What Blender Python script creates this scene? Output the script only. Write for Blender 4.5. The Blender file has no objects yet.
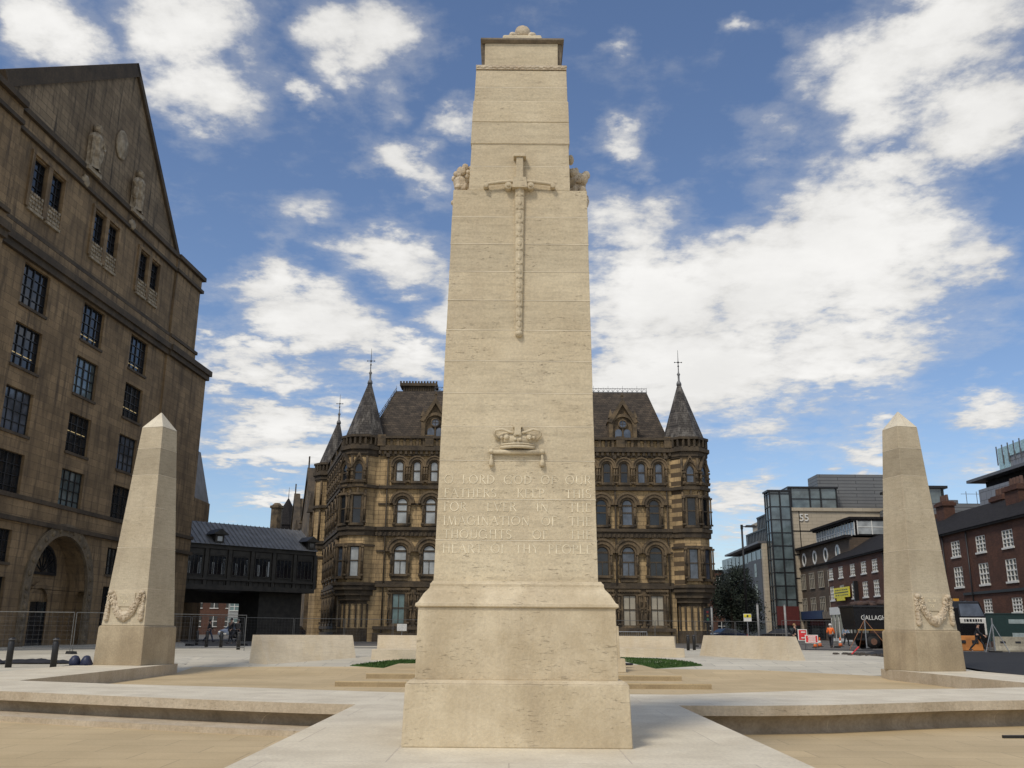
import bpy, math, random
from mathutils import Vector, Matrix, noise
R=math.radians; PI=math.pi
random.seed(7)
S=bpy.context.scene
COL=S.collection
# ------------------------------------------------------------------ camera
PIT=math.atan(246/920); ROLL=R(.45); CH=1.25
cam=bpy.data.cameras.new('camera'); co=bpy.data.objects.new('camera',cam); COL.objects.link(co)
cam.lens=36*920/1024; cam.sensor_width=36; cam.clip_end=3000; cam.clip_start=.1
co.matrix_world=Matrix.Translation((0,0,CH))@Matrix.Rotation(PI/2+PIT,4,'X')@Matrix.Rotation(ROLL,4,'Z')
S.camera=co
# ------------------------------------------------------------------ node helpers
class NT:
    def __init__(s,tree): s.t=tree; tree.nodes.clear()
    def n(s,typ,**kw):
        o=s.t.nodes.new(typ)
        for k,v in kw.items(): setattr(o,k,v)
        return o
    def put(s,sock,v):
        if isinstance(v,bpy.types.NodeSocket): s.t.links.new(v,sock)
        else:
            if sock.type=='RGBA' and len(v)==3: v=(*v,1)
            sock.default_value=v
    def math(s,op,a,b=None,c=None,clamp=False):
        o=s.n('ShaderNodeMath',operation=op); o.use_clamp=clamp
        s.put(o.inputs[0],a)
        if b is not None: s.put(o.inputs[1],b)
        if c is not None: s.put(o.inputs[2],c)
        return o.outputs[0]
    def vmath(s,op,a,b=None):
        o=s.n('ShaderNodeVectorMath',operation=op); s.put(o.inputs[0],a)
        if b is not None: s.put(o.inputs[1],b)
        return o.outputs['Value'] if op in('DOT_PRODUCT','LENGTH') else o.outputs[0]
    def mix(s,f,a,b,mode='MIX'):
        o=s.n('ShaderNodeMix',data_type='RGBA',blend_type=mode)
        s.put(o.inputs[0],f); s.put(o.inputs[6],a); s.put(o.inputs[7],b); return o.outputs[2]
    def noise(s,vec,scale,detail=4,rough=.55,dist=0):
        o=s.n('ShaderNodeTexNoise'); s.put(o.inputs['Vector'],vec)
        o.inputs['Scale'].default_value=scale; o.inputs['Detail'].default_value=detail
        o.inputs['Roughness'].default_value=rough; o.inputs['Distortion'].default_value=dist
        return o.outputs['Fac']
    def ss(s,v,a,b,lo=0.,hi=1.):
        o=s.n('ShaderNodeMapRange',interpolation_type='SMOOTHSTEP'); s.put(o.inputs[0],v)
        o.inputs[1].default_value=a;o.inputs[2].default_value=b;o.inputs[3].default_value=lo;o.inputs[4].default_value=hi
        return o.outputs[0]
    def scale(s,vec,sc):
        o=s.n('ShaderNodeMapping'); s.put(o.inputs[0],vec); o.inputs[3].default_value=sc; return o.outputs[0]
MATS={}
def newmat(name):
    m=bpy.data.materials.new(name); m.use_nodes=True; N=NT(m.node_tree)
    out=N.n('ShaderNodeOutputMaterial'); b=N.n('ShaderNodeBsdfPrincipled'); N.t.links.new(b.outputs[0],out.inputs[0])
    MATS[name]=m; return m,N,b
def plain(name,c,rough=.6,metal=0,var=.15,scale=6,emit=None,spec=.5,bump=0):
    m,N,b=newmat(name); tc=N.n('ShaderNodeTexCoord').outputs['Object']
    f=N.noise(tc,scale,3)
    f=N.ss(f,.3,.7,1-var,1+var)
    b.inputs['Roughness'].default_value=rough; b.inputs['Metallic'].default_value=metal
    b.inputs['Specular IOR Level'].default_value=spec
    g=N.n('ShaderNodeCombineColor'); [N.put(g.inputs[i],f) for i in range(3)]
    N.put(b.inputs['Base Color'],N.mix(1.,(*c,1),g.outputs[0],'MULTIPLY'))
    if bump:
        bm=N.n('ShaderNodeBump'); bm.inputs['Strength'].default_value=.6; bm.inputs['Distance'].default_value=bump
        N.put(bm.inputs['Height'],N.noise(tc,scale*4,4)); N.put(b.inputs['Normal'],bm.outputs[0])
    if emit:
        b.inputs['Emission Color'].default_value=(*c,1); b.inputs['Emission Strength'].default_value=emit
    return m
def stone(name,c1,c2,big=.6,brick=None,mortar=(.1,.08,.06),tone=.12,msize=.01,streak=0,streakc=(.3,.27,.22),pit=0,grain=.12,bump=.01,rough=.85,floor=False,horiz=0,gr_scale=30,attr=False):
    m,N,b=newmat(name); tc=N.n('ShaderNodeTexCoord').outputs['Object']
    f=N.ss(N.noise(tc,big,6,.6),.3,.7)
    col=N.mix(f,c1,c2)
    hgt=N.noise(tc,gr_scale,5,.65)
    if horiz:
        h=N.ss(N.noise(N.scale(tc,(1.2,1.2,9)),2.2,5,.6),.4,.72,1,1-horiz)
        col=N.mix(1.,col,_g(N,h),'MULTIPLY')
    if brick:
        sx=N.n('ShaderNodeSeparateXYZ'); N.put(sx.inputs[0],tc); cb=N.n('ShaderNodeCombineXYZ')
        if floor: N.put(cb.inputs[0],sx.outputs[0]); N.put(cb.inputs[1],sx.outputs[1])
        else: N.put(cb.inputs[0],N.math('ADD',sx.outputs[0],sx.outputs[1])); N.put(cb.inputs[1],sx.outputs[2])
        br=N.n('ShaderNodeTexBrick'); N.put(br.inputs['Vector'],cb.outputs[0])
        br.inputs['Scale'].default_value=1; br.inputs['Brick Width'].default_value=brick[0]; br.inputs['Row Height'].default_value=brick[1]
        br.inputs['Mortar Size'].default_value=msize; br.inputs['Mortar Smooth'].default_value=.2
        a=1-tone; d=1+tone
        br.inputs['Color1'].default_value=(a,a,a,1); br.inputs['Color2'].default_value=(d,d,d,1); br.inputs['Mortar'].default_value=(1,1,1,1)
        col=N.mix(1.,col,br.outputs[0],'MULTIPLY'); col=N.mix(br.outputs[1],col,mortar)
        hgt=N.math('SUBTRACT',hgt,br.outputs[1])
    if attr:
        an=N.n('ShaderNodeAttribute'); an.attribute_name='tone'; col=N.mix(1.,col,_g(N,N.math('ADD',an.outputs['Fac'],1.)),'MULTIPLY')
    if streak:
        st=N.ss(N.noise(N.scale(tc,(1.6,1.6,.16)),1.5,6,.65),.45,.7)
        st=N.math('MULTIPLY',st,streak); col=N.mix(st,col,streakc)
    if pit:
        p=N.noise(N.scale(tc,(1,1,4.5)),9,4,.7,.6); msk=N.noise(tc,1.1,3)
        p=N.math('MULTIPLY',N.ss(p,.60,.68),N.ss(msk,.42,.62)); 
        col=N.mix(N.math('MULTIPLY',p,pit),col,(.16,.12,.08)); hgt=N.math('SUBTRACT',hgt,N.math('MULTIPLY',p,1.2))
    g=N.ss(N.noise(tc,gr_scale*.8,6,.7),.25,.75,1-grain,1+grain)
    col=N.mix(1.,col,_g(N,g),'MULTIPLY')
    N.put(b.inputs['Base Color'],col); b.inputs['Roughness'].default_value=rough
    bm=N.n('ShaderNodeBump'); bm.inputs['Strength'].default_value=.7; bm.inputs['Distance'].default_value=bump
    N.put(bm.inputs['Height'],hgt); N.put(b.inputs['Normal'],bm.outputs[0])
    return m
def _g(N,f):
    g=N.n('ShaderNodeCombineColor'); [N.put(g.inputs[i],f) for i in range(3)]; return g.outputs[0]
# stone of the memorial
M_cen =stone('portland_stone',(.67,.58,.41),(.55,.46,.31),.7,pit=.5,streak=.25,streakc=(.42,.34,.24),horiz=.16,grain=.12,bump=.008,gr_scale=38,attr=True)
M_cenb=stone('portland_stone_plinth',(.66,.565,.40),(.50,.41,.27),1.6,pit=.22,streak=.5,streakc=(.40,.32,.21),grain=.09,bump=.009,gr_scale=34)
M_joint=plain('lime_mortar',(.80,.72,.56),.9,var=.12,scale=3)
M_letter=plain('letter_highlight_stone',(.80,.72,.54),.9,var=.18,scale=12)  # light caught by carved bevels is put into this paler colour
M_carv=stone('carved_stone',(.64,.55,.41),(.45,.36,.25),3,grain=.2,bump=.02,gr_scale=30)
M_soot=stone('sooty_coping_stone',(.12,.10,.08),(.22,.18,.13),2,grain=.2,gr_scale=20)
M_obel=stone('obelisk_stone',(.56,.485,.35),(.44,.37,.255),.5,attr=True,horiz=.14,pit=.6,streak=.25,streakc=(.34,.28,.2),grain=.12,bump=.01,gr_scale=24)
M_obelb=stone('obelisk_base_stone',(.46,.375,.25),(.31,.245,.155),.6,streak=.5,streakc=(.27,.21,.14),grain=.15,bump=.01,gr_scale=22)
M_cop =stone('coping_stone',(.74,.67,.52),(.60,.53,.40),1.1,grain=.13,bump=.006,gr_scale=30,brick=(2.4,1.6),mortar=(.55,.48,.38),tone=.03,msize=.008,floor=True,rough=.7)
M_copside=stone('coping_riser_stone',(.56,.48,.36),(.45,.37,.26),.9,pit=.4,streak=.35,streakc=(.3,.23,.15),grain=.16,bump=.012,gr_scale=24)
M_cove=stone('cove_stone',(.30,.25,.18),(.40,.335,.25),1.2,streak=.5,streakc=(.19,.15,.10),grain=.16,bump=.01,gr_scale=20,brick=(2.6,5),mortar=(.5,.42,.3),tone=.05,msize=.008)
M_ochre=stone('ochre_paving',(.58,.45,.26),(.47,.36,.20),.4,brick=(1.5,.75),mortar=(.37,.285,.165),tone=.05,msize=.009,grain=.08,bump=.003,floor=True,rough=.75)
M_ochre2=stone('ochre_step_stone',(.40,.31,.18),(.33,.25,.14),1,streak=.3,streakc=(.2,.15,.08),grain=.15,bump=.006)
M_plaza=stone('pale_paving',(.60,.555,.445),(.50,.46,.365),.25,brick=(1.8,.9),mortar=(.30,.28,.24),tone=.10,msize=.016,grain=.08,bump=.003,floor=True,rough=.7)
M_bench=stone('bench_stone',(.66,.57,.42),(.57,.48,.34),.9,streak=.2,streakc=(.5,.36,.16),grain=.08,bump=.006,gr_scale=26,horiz=.12)
M_asph=stone('asphalt',(.012,.012,.013),(.02,.02,.021),1.5,grain=.25,gr_scale=60,bump=.004)
M_asph2=stone('worn_asphalt',(.10,.092,.082),(.15,.138,.12),.3,grain=.15,gr_scale=50,bump=.004)
M_grass=stone('grass_turf',(.03,.075,.012),(.06,.125,.02),3,grain=.4,gr_scale=60,bump=.03)
# city stone
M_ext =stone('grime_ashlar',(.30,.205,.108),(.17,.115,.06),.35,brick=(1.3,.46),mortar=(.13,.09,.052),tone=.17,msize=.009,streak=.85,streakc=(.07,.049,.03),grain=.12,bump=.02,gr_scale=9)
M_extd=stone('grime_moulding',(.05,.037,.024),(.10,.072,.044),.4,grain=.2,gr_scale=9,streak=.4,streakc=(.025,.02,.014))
M_extg=stone('gable_ashlar',(.29,.215,.13),(.16,.115,.068),.3,brick=(1.3,.46),mortar=(.06,.05,.036),tone=.12,msize=.012,streak=.9,streakc=(.045,.034,.022),grain=.12,bump=.02,gr_scale=9)
M_extc=stone('carved_grey_stone',(.42,.35,.25),(.2,.155,.10),2.5,grain=.25,bump=.05,gr_scale=7)
M_th  =stone('sandstone_ashlar',(.56,.40,.205),(.29,.205,.105),.3,brick=(1.1,.42),mortar=(.10,.07,.04),tone=.16,msize=.014,streak=.55,streakc=(.085,.06,.037),grain=.15,bump=.02,gr_scale=9)
M_thd =stone('sooty_sandstone',(.04,.031,.022),(.10,.074,.045),.8,streak=.4,streakc=(.04,.03,.02),grain=.25,bump=.03,gr_scale=9)
M_thm =stone('weathered_moulding',(.19,.135,.075),(.04,.031,.021),.8,streak=.4,streakc=(.05,.038,.024),grain=.25,bump=.03,gr_scale=9)
M_slate=stone('stone_slates',(.042,.032,.023),(.085,.064,.044),1.2,brick=(.5,.22),mortar=(.022,.018,.015),tone=.35,msize=.02,grain=.25,bump=.03,gr_scale=12)
M_spire=stone('spire_slates',(.045,.04,.037),(.08,.07,.06),1.2,brick=(.42,.24),mortar=(.02,.018,.016),tone=.3,msize=.02,streak=.6,streakc=(.26,.24,.21),grain=.3,bump=.03,gr_scale=10)
M_lead=stone('lead_sheet',(.20,.20,.20),(.13,.13,.13),1.2,streak=.5,streakc=(.24,.24,.24),grain=.1,gr_scale=12,rough=.55)
M_brick=stone('red_brick',(.125,.052,.030),(.075,.032,.020),.4,brick=(.24,.085),mortar=(.06,.04,.03),tone=.2,msize=.006,streak=.3,streakc=(.06,.03,.02),grain=.2,gr_scale=14,bump=.01)
M_brown=stone('brown_stone',(.13,.092,.062),(.08,.058,.04),.4,brick=(.9,.35),mortar=(.06,.05,.04),tone=.15,msize=.014,streak=.4,streakc=(.06,.045,.03),grain=.2,gr_scale=10,bump=.02)
M_buff=stone('buff_cladding',(.50,.43,.32),(.42,.36,.27),.3,brick=(1.6,.55),mortar=(.28,.24,.18),tone=.06,msize=.02,grain=.06,bump=.005,gr_scale=14)
M_grey=stone('grey_louvre_cladding',(.135,.14,.145),(.165,.17,.172),.2,brick=(6,.55),mortar=(.05,.05,.052),tone=.04,msize=.05,grain=.05,rough=.5,gr_scale=10)
M_panel=stone('grey_panel',(.22,.225,.24),(.26,.265,.28),.3,brick=(1.3,1.0),mortar=(.10,.10,.11),tone=.08,msize=.04,grain=.05,rough=.45,gr_scale=10)
M_dkroof=plain('dark_slate',(.020,.018,.018),.9,var=.35,scale=3,spec=.2)
M_black=plain('black_iron',(.012,.012,.013),.45,var=.2)
M_iron=plain('grey_iron',(.12,.12,.125),.5,var=.2)
M_post=plain('grey_post_paint',(.28,.28,.27),.6)
M_fence=plain('dull_fence_steel',(.13,.13,.125),.6,var=.2)
M_galv=plain('galvanised_steel',(.34,.35,.36),.4,.6,var=.15)
M_white=plain('white_paint',(.74,.73,.68),.5,var=.08)
M_glass=plain('dark_window_glass',(.013,.015,.018),.06,var=.4,scale=1.2,spec=.6)
M_glassb=plain('blue_grey_glass',(.075,.09,.115),.08,var=.45,scale=.8,spec=.8)
M_glassl=plain('pale_blind_glass',(.36,.38,.38),.2,var=.3,scale=.7)
M_glassg=plain('green_curtain_glass',(.13,.20,.20),.15,var=.3,scale=.9)
M_glassc=plain('cream_blind_glass',(.38,.34,.26),.25,var=.15,scale=.7)
M_glasst=plain('tower_glass',(.10,.13,.135),.05,var=.5,scale=.35,spec=1)
M_dkbody=plain('dark_bridge_timber',(.026,.023,.018),.6,var=.4,scale=2)
M_lamp=plain('lit_tube',(.8,.6,.28),.5,emit=.22)
M_rubber=plain('rubber',(.015,.015,.015),.8)
M_orange=plain('hi_vis_orange',(.85,.17,.03),.7,var=.15,scale=9)
M_red=plain('sign_red',(.62,.035,.04),.5)
M_yellow=plain('sign_yellow',(.80,.68,.03),.5)
M_skin=plain('skin',(.50,.30,.21),.6,var=.05)
M_dkcloth=plain('dark_cloth',(.018,.019,.024),.85,var=.3)
M_navy=plain('navy_plastic',(.015,.022,.06),.5,var=.3)
M_grn=plain('green_hoarding',(.008,.030,.028),.5,var=.15)
M_conc=stone('old_concrete',(.36,.33,.25),(.24,.215,.165),1,grain=.2,streak=.4,streakc=(.12,.1,.08),gr_scale=14,bump=.02)
M_leaf=plain('dark_leaves',(.010,.017,.007),.8,var=.5,scale=.6)
M_bark=plain('bark',(.06,.045,.03),.9,bump=.02)
M_teal=plain('teal_cloth',(.06,.30,.28),.7)
# ------------------------------------------------------------------ mesh builder
class MB:
    def __init__(s): s.v=[];s.f=[];s.m=[];s.sm=[];s.mi=0;s.x=Matrix.Identity(4);s.smooth=False;s.tn=[];s.tv=0.;s.cut=[]
    def mark(s): s.cut.append((len(s.v),len(s.f)))
    def add(s,vs,fs):
        b=len(s.v); s.v+= [tuple(s.x@Vector(v)) for v in vs]
        for f in fs: s.f.append([b+i for i in f]); s.m.append(s.mi); s.sm.append(s.smooth); s.tn.append(s.tv)
        return s
    def box(s,x0,x1,y0,y1,z0,z1,tx=0,ty=0):
        "tx,ty: inset of the top"
        vs=[(x0,y0,z0),(x1,y0,z0),(x1,y1,z0),(x0,y1,z0),(x0+tx,y0+ty,z1),(x1-tx,y0+ty,z1),(x1-tx,y1-ty,z1),(x0+tx,y1-ty,z1)]
        return s.add(vs,[(3,2,1,0),(4,5,6,7),(0,1,5,4),(1,2,6,5),(2,3,7,6),(3,0,4,7)])
    def frus(s,a,z0,b,z1):
        "a,b=(x0,x1,y0,y1)"
        q=lambda r,z:[(r[0],r[2],z),(r[1],r[2],z),(r[1],r[3],z),(r[0],r[3],z)]
        return s.add(q(a,z0)+q(b,z1),[(3,2,1,0),(4,5,6,7),(0,1,5,4),(1,2,6,5),(2,3,7,6),(3,0,4,7)])
    def prism(s,poly,z0,z1,topscale=None,c=None):
        "poly ccw list of (x,y)"
        n=len(poly); top=poly
        if topscale is not None: top=[(c[0]+(p[0]-c[0])*topscale,c[1]+(p[1]-c[1])*topscale) for p in poly]
        vs=[(p[0],p[1],z0) for p in poly]+[(p[0],p[1],z1) for p in top]
        return s.add(vs,[list(range(n))[::-1],list(range(n,2*n))]+[(i,(i+1)%n,n+(i+1)%n,n+i) for i in range(n)])
    def extr(s,poly,y0,y1):
        "poly of (x,z) ccw seen from -y, extruded from y0 (front) to y1"
        n=len(poly)
        vs=[(p[0],y0,p[1]) for p in poly]+[(p[0],y1,p[1]) for p in poly]
        return s.add(vs,[list(range(n)),list(range(n,2*n))[::-1]]+[(i,n+i,n+(i+1)%n,(i+1)%n) for i in range(n)])
    def ring(s,inn,out,y0,y1,closed=False):
        "inn,out: same-length (x,z) outlines; front y0, back y1"
        n=len(inn); vs=[(p[0],y0,p[1]) for p in inn]+[(p[0],y0,p[1]) for p in out]+[(p[0],y1,p[1]) for p in inn]+[(p[0],y1,p[1]) for p in out]
        fs=[]
        for i in range(n if closed else n-1):
            j=(i+1)%n
            fs+=[(i,n+i,n+j,j),(i,j,2*n+j,2*n+i),(n+i,3*n+i,3*n+j,n+j)]
        if not closed: fs+=[(0,2*n,3*n,n),(n-1,2*n-1,4*n-1,3*n-1)]
        return s.add(vs,fs)
    def cyl(s,a,b,r0,r1=None,n=8,cap=True):
        r1=r0 if r1 is None else r1
        a=Vector(a);b=Vector(b);d=(b-a).normalized(); u=d.orthogonal().normalized(); w=d.cross(u)
        vs=[];
        for c,r in((a,r0),(b,r1)):
            for i in range(n):
                t=2*PI*i/n; vs.append(tuple(c+u*math.cos(t)*r+w*math.sin(t)*r))
        fs=[(i,(i+1)%n,n+(i+1)%n,n+i) for i in range(n)]
        if cap: fs+=[list(range(n))[::-1],list(range(n,2*n))]
        return s.add(vs,fs)
    def tube(s,pts,rad,n=6):
        pts=[Vector(p) for p in pts]
        if not hasattr(rad,'__len__'): rad=[rad]*len(pts)
        vs=[];u=None
        for i,p in enumerate(pts):
            d=(pts[min(i+1,len(pts)-1)]-pts[max(i-1,0)]).normalized()
            if u is None: u=d.orthogonal().normalized()
            else: u=(u-d*u.dot(d)).normalized()
            w=d.cross(u)
            for k in range(n):
                t=2*PI*k/n; vs.append(tuple(p+(u*math.cos(t)+w*math.sin(t))*rad[i]))
        fs=[]
        for i in range(len(pts)-1):
            for k in range(n):
                fs.append((i*n+k,i*n+(k+1)%n,(i+1)*n+(k+1)%n,(i+1)*n+k))
        fs+=[list(range(n))[::-1],list(range((len(pts)-1)*n,len(pts)*n))]
        return s.add(vs,fs)
    def lathe(s,c,prof,n=12,lump=0,seed=0,sy=1):
        "prof list of (r,z)"
        vs=[]
        for j,(r,z) in enumerate(prof):
            for i in range(n):
                t=2*PI*i/n; k=1+lump*noise.noise(Vector((math.cos(t)*2+seed,math.sin(t)*2,z*6)))
                vs.append((c[0]+math.cos(t)*r*k,c[1]+math.sin(t)*r*k*sy,c[2]+z))
        fs=[]
        for j in range(len(prof)-1):
            for i in range(n): fs.append((j*n+i,j*n+(i+1)%n,(j+1)*n+(i+1)%n,(j+1)*n+i))
        fs+=[list(range(n))[::-1],list(range((len(prof)-1)*n,len(prof)*n))]
        return s.add(vs,fs)
    def ball(s,c,r,sx=1,sy=1,sz=1,n=10,lump=0,seed=0):
        prof=[(math.sin(PI*j/7)*r+.0005,-math.cos(PI*j/7)*r) for j in range(8)]
        vs=[]
        for rr,z in prof:
            for i in range(n):
                t=2*PI*i/n; k=1+lump*noise.noise(Vector((math.cos(t)*rr*9+seed,math.sin(t)*rr*9,z*9)))
                vs.append((c[0]+math.cos(t)*rr*sx*k,c[1]+math.sin(t)*rr*sy*k,c[2]+z*sz*k))
        fs=[]
        for j in range(7):
            for i in range(n): fs.append((j*n+i,j*n+(i+1)%n,(j+1)*n+(i+1)%n,(j+1)*n+i))
        fs+=[list(range(n))[::-1],list(range(7*n,8*n))]
        return s.add(vs,fs)
    def quad(s,*p): return s.add(list(p),[tuple(range(len(p)))])
    def wall(s,x0,x1,z0,z1,holes,depth,y=0):
        "front wall facing -y at y, with rectangular holes and reveals"
        xs=sorted({x0,x1,*[h[0] for h in holes],*[h[1] for h in holes]}); zs=sorted({z0,z1,*[h[2] for h in holes],*[h[3] for h in holes]})
        for i in range(len(xs)-1):
            for j in range(len(zs)-1):
                cx=(xs[i]+xs[i+1])/2;cz=(zs[j]+zs[j+1])/2
                if any(h[0]<cx<h[1] and h[2]<cz<h[3] for h in holes): continue
                s.quad((xs[i],y,zs[j]),(xs[i+1],y,zs[j]),(xs[i+1],y,zs[j+1]),(xs[i],y,zs[j+1]))
        for a,b,c,d in holes:
            s.quad((a,y,c),(a,y,d),(a,y+depth,d),(a,y+depth,c)); s.quad((b,y,c),(b,y+depth,c),(b,y+depth,d),(b,y,d))
            s.quad((a,y,c),(a,y+depth,c),(b,y+depth,c),(b,y,c)); s.quad((a,y,d),(b,y,d),(b,y+depth,d),(a,y+depth,d))
        return s
    def build(s,name,mat,parent=None,loc=None,rot=None,bevel=0,smooth=False):
        me=bpy.data.meshes.new(name); me.from_pydata(s.v,[],s.f)
        for m in (mat if isinstance(mat,(list,tuple)) else [mat]): me.materials.append(m)
        me.polygons.foreach_set('material_index',s.m)
        me.polygons.foreach_set('use_smooth',[bool(q or smooth) for q in s.sm])
        if len(s.tn)==len(s.f) and any(s.tn):
            at=me.attributes.new('tone','FLOAT','FACE'); at.data.foreach_set('value',s.tn)
        me.validate(); me.update()
        o=bpy.data.objects.new(name,me); COL.objects.link(o)
        if parent: o.parent=parent
        if loc: o.location=loc
        if rot: o.rotation_euler=rot
        if bevel:
            b=o.modifiers.new('bevel','BEVEL'); b.width=bevel; b.segments=2; b.limit_method='ANGLE'; b.angle_limit=R(40)
        return o
def build_each(m,name,mat,parent,**kw):
    "one object for each marked run of the builder"
    out=[]; cuts=m.cut+[(len(m.v),len(m.f))]; pv,pf=0,0
    for cv,cf in cuts:
        if cf==pf: continue
        k=MB(); k.v=m.v[pv:cv]; k.f=[[i-pv for i in f] for f in m.f[pf:cf]]; k.m=m.m[pf:cf]; k.sm=m.sm[pf:cf]; k.tn=m.tn[pf:cf] if len(m.tn)==len(m.f) else [0]*(cf-pf)
        out.append(k.build(name,mat,parent,**kw)); pv,pf=cv,cf
    return out
def tag(o,label,cat,group=None,kind=None):
    o['label']=label; o['category']=cat
    if group: o['group']=group
    if kind: o['kind']=kind
    return o
def struct(o): o['kind']='structure'; return o
def stuff(o,label,cat): tag(o,label,cat); o['kind']='stuff'; return o
def thing(name,label,cat,loc=(0,0,0),rz=0,group=None):
    o=bpy.data.objects.new(name,None); o.empty_display_size=.3; COL.objects.link(o); o.location=loc; o.rotation_euler=(0,0,rz)
    return tag(o,label,cat,group)
def kids(o): return list(KID.get(o.name,[]))
def dupchild(o,parent,loc=None,rot=None,subs=()):
    c=o.copy(); COL.objects.link(c); c.parent=parent
    if loc is not None: c.location=loc
    if rot is not None: c.rotation_euler=rot
    for q in subs:
        d=q.copy(); COL.objects.link(d); d.parent=c
    return c
def duptree(root,loc,rz=0,label=None):
    ch=[o for o in bpy.data.objects if o.parent==root]
    r=root.copy(); COL.objects.link(r); r.location=loc; r.rotation_euler=(0,0,rz)
    if label: r['label']=label
    for c in ch:
        gs=[o for o in bpy.data.objects if o.parent==c]
        d=c.copy(); COL.objects.link(d); d.parent=r
        for g in gs:
            e=g.copy(); COL.objects.link(e); e.parent=d
    return r
def ngon(cx,cy,r,n=8,off=None):
    off=PI/n if off is None else off
    return [(cx+r*math.cos(off+2*PI*i/n),cy+r*math.sin(off+2*PI*i/n)) for i in range(n)]
def arch(w,z0,zs,n=10,pointed=False):
    "outline of an arched opening from bottom left over to bottom right, (x,z)"
    p=[(-w,z0)]
    if pointed:
        for i in range(n//2+1):
            t=i/(n//2)*R(60); p.append((w-2*w*math.cos(t),zs+2*w*math.sin(t)))
        for i in range(n//2-1,-1,-1):
            t=i/(n//2)*R(60); p.append((-w+2*w*math.cos(t),zs+2*w*math.sin(t)))
    else:
        for i in range(n+1):
            t=PI-PI*i/n; p.append((w*math.cos(t),zs+w*math.sin(t)))
    p.append((w,z0)); return p
def text(name,body,size,mat,parent,loc,rot,ext=.01,align='CENTER',sx=1):
    c=bpy.data.curves.new(name,'FONT'); c.body=body; c.size=size; c.extrude=ext; c.align_x=align; c.align_y='CENTER'
    o0=bpy.data.objects.new(name,c); dg=bpy.context.evaluated_depsgraph_get()
    COL.objects.link(o0); dg=bpy.context.evaluated_depsgraph_get(); me=bpy.data.meshes.new_from_object(o0.evaluated_get(dg)); bpy.data.objects.remove(o0)
    me.name=name; me.materials.clear(); me.materials.append(mat)
    o=bpy.data.objects.new(name,me); COL.objects.link(o); o.parent=parent; o.location=loc; o.rotation_euler=rot; o.scale=(sx,1,1); return o
# ------------------------------------------------------------------ ground
def _pl(pts,y):
    if y<=0: return pts[0][1]
    for (a,p),(b,q) in zip(pts,pts[1:]):
        if y<=b: return min(p+(y-a)*.001,q) if b>900 else p+(q-p)*(y-a)/(b-a)
    return .12
def gz(x,y):
    "lie of the ground: a sunken court between the two kerbs, level plaza outside"
    w=min(1,max(0,(abs(x-.9)-12.8)/1.2))
    return (1-w)*_pl([(0,-.35),(34,-.35),(40,.10),(9999,.12)],y)+w*_pl([(0,-.04),(34,-.04),(40,.10),(9999,.12)],y)
m=MB()
xs=[-900,-300,-120,-60,-35,-20,-13.1,-11.9,-5,0,5,9,13.7,14.9,25,40,60,120,300,900]
ys=[-40,0,14,20,28.4,29.5,34,40,45,58,60,90,150,300,900,2500]
vi={}
for j,y in enumerate(ys):
    for i,x in enumerate(xs):
        z=gz(x,y)-(.14 if y<=45 and abs(x)<50 else 0) if y>29 else -.62
        m.v.append((x,y,z-.004)); vi[i,j]=len(m.v)-1
for j in range(len(ys)-1):
    for i in range(len(xs)-1):
        m.f.append([vi[i,j],vi[i+1,j],vi[i+1,j+1],vi[i,j+1]]); m.m.append(0); m.sm.append(False)
struct(m.build('ground',M_asph2))
def sheet(name,poly,mat,off,cell=1.5,fixed=None):
    "polygon cut to a fine grid following the ground"
    import bmesh
    bm=bmesh.new(); f=bm.faces.new([bm.verts.new((x,y,0)) for x,y in poly])
    ys_=[34,40]; bmesh.ops.triangulate(bm,faces=bm.faces[:])
    for yy in ys_:
        g=bm.verts[:]+bm.edges[:]+bm.faces[:]
        bmesh.ops.bisect_plane(bm,geom=g,plane_co=(0,yy,0),plane_no=(0,1,0))
    for xx in(-13.1,-11.9,13.7,14.9):
        bmesh.ops.bisect_plane(bm,geom=bm.verts[:]+bm.edges[:]+bm.faces[:],plane_co=(xx,0,0),plane_no=(1,0,0))
    for v in bm.verts: v.co.z=(gz(v.co.x,v.co.y) if fixed is None else fixed)+off
    for f in bm.faces:
        f.normal_update()
        if f.normal.z<0: f.normal_flip()
    me=bpy.data.meshes.new(name); bm.to_mesh(me); bm.free(); me.materials.append(mat)
    o=bpy.data.objects.new(name,me); COL.objects.link(o); return o
struct(sheet('plaza_paving',[(-60,38),(-40,32),(-22,27.5),(-14.1,24),(-14.1,34.2),(-11.88,34.2),(-11.88,35.2),(13.68,35.2),(13.68,34.2),(15.95,34.2),(15.95,29.5),(19,52),(22,61.5),(14,64),(2,68),(-8,66),(-20,60),(-27.6,80),(-60,80)],M_plaza,.0))
struct(sheet('inner_ochre_paving',[(-11.88,21.8),(-7.6,20),(-2.6,18.3),(2.95,18.4),(5.7,19),(8.5,20.2),(11,21.5),(13.68,22.5),(13.68,35.0),(9.5,36.6),(0,37),(-8,36.6),(-11.88,36.2)],M_ochre,.002))
struct(sheet('ochre_path',[(-3.2,35.2),(4.2,35.2),(4.6,39.5),(-3.6,39.5)],M_ochre,.012))
struct(sheet('sunken_ochre_paving',[(-45,-6),(45,-6),(45,34),(22,26),(10,20.5),(-9,20.5),(-22,27),(-45,34)],M_ochre,.003,fixed=-.5))
struct(sheet('road',[(16,27),(22,27.5),(40,32),(60,38),(60,60),(30,61),(24,62.5),(19.3,52.5)],M_asph,.006))
struct(sheet('road_patch',[(19.4,62.2),(27,61.7),(29,65),(20,65.2)],M_asph,.010))
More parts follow.
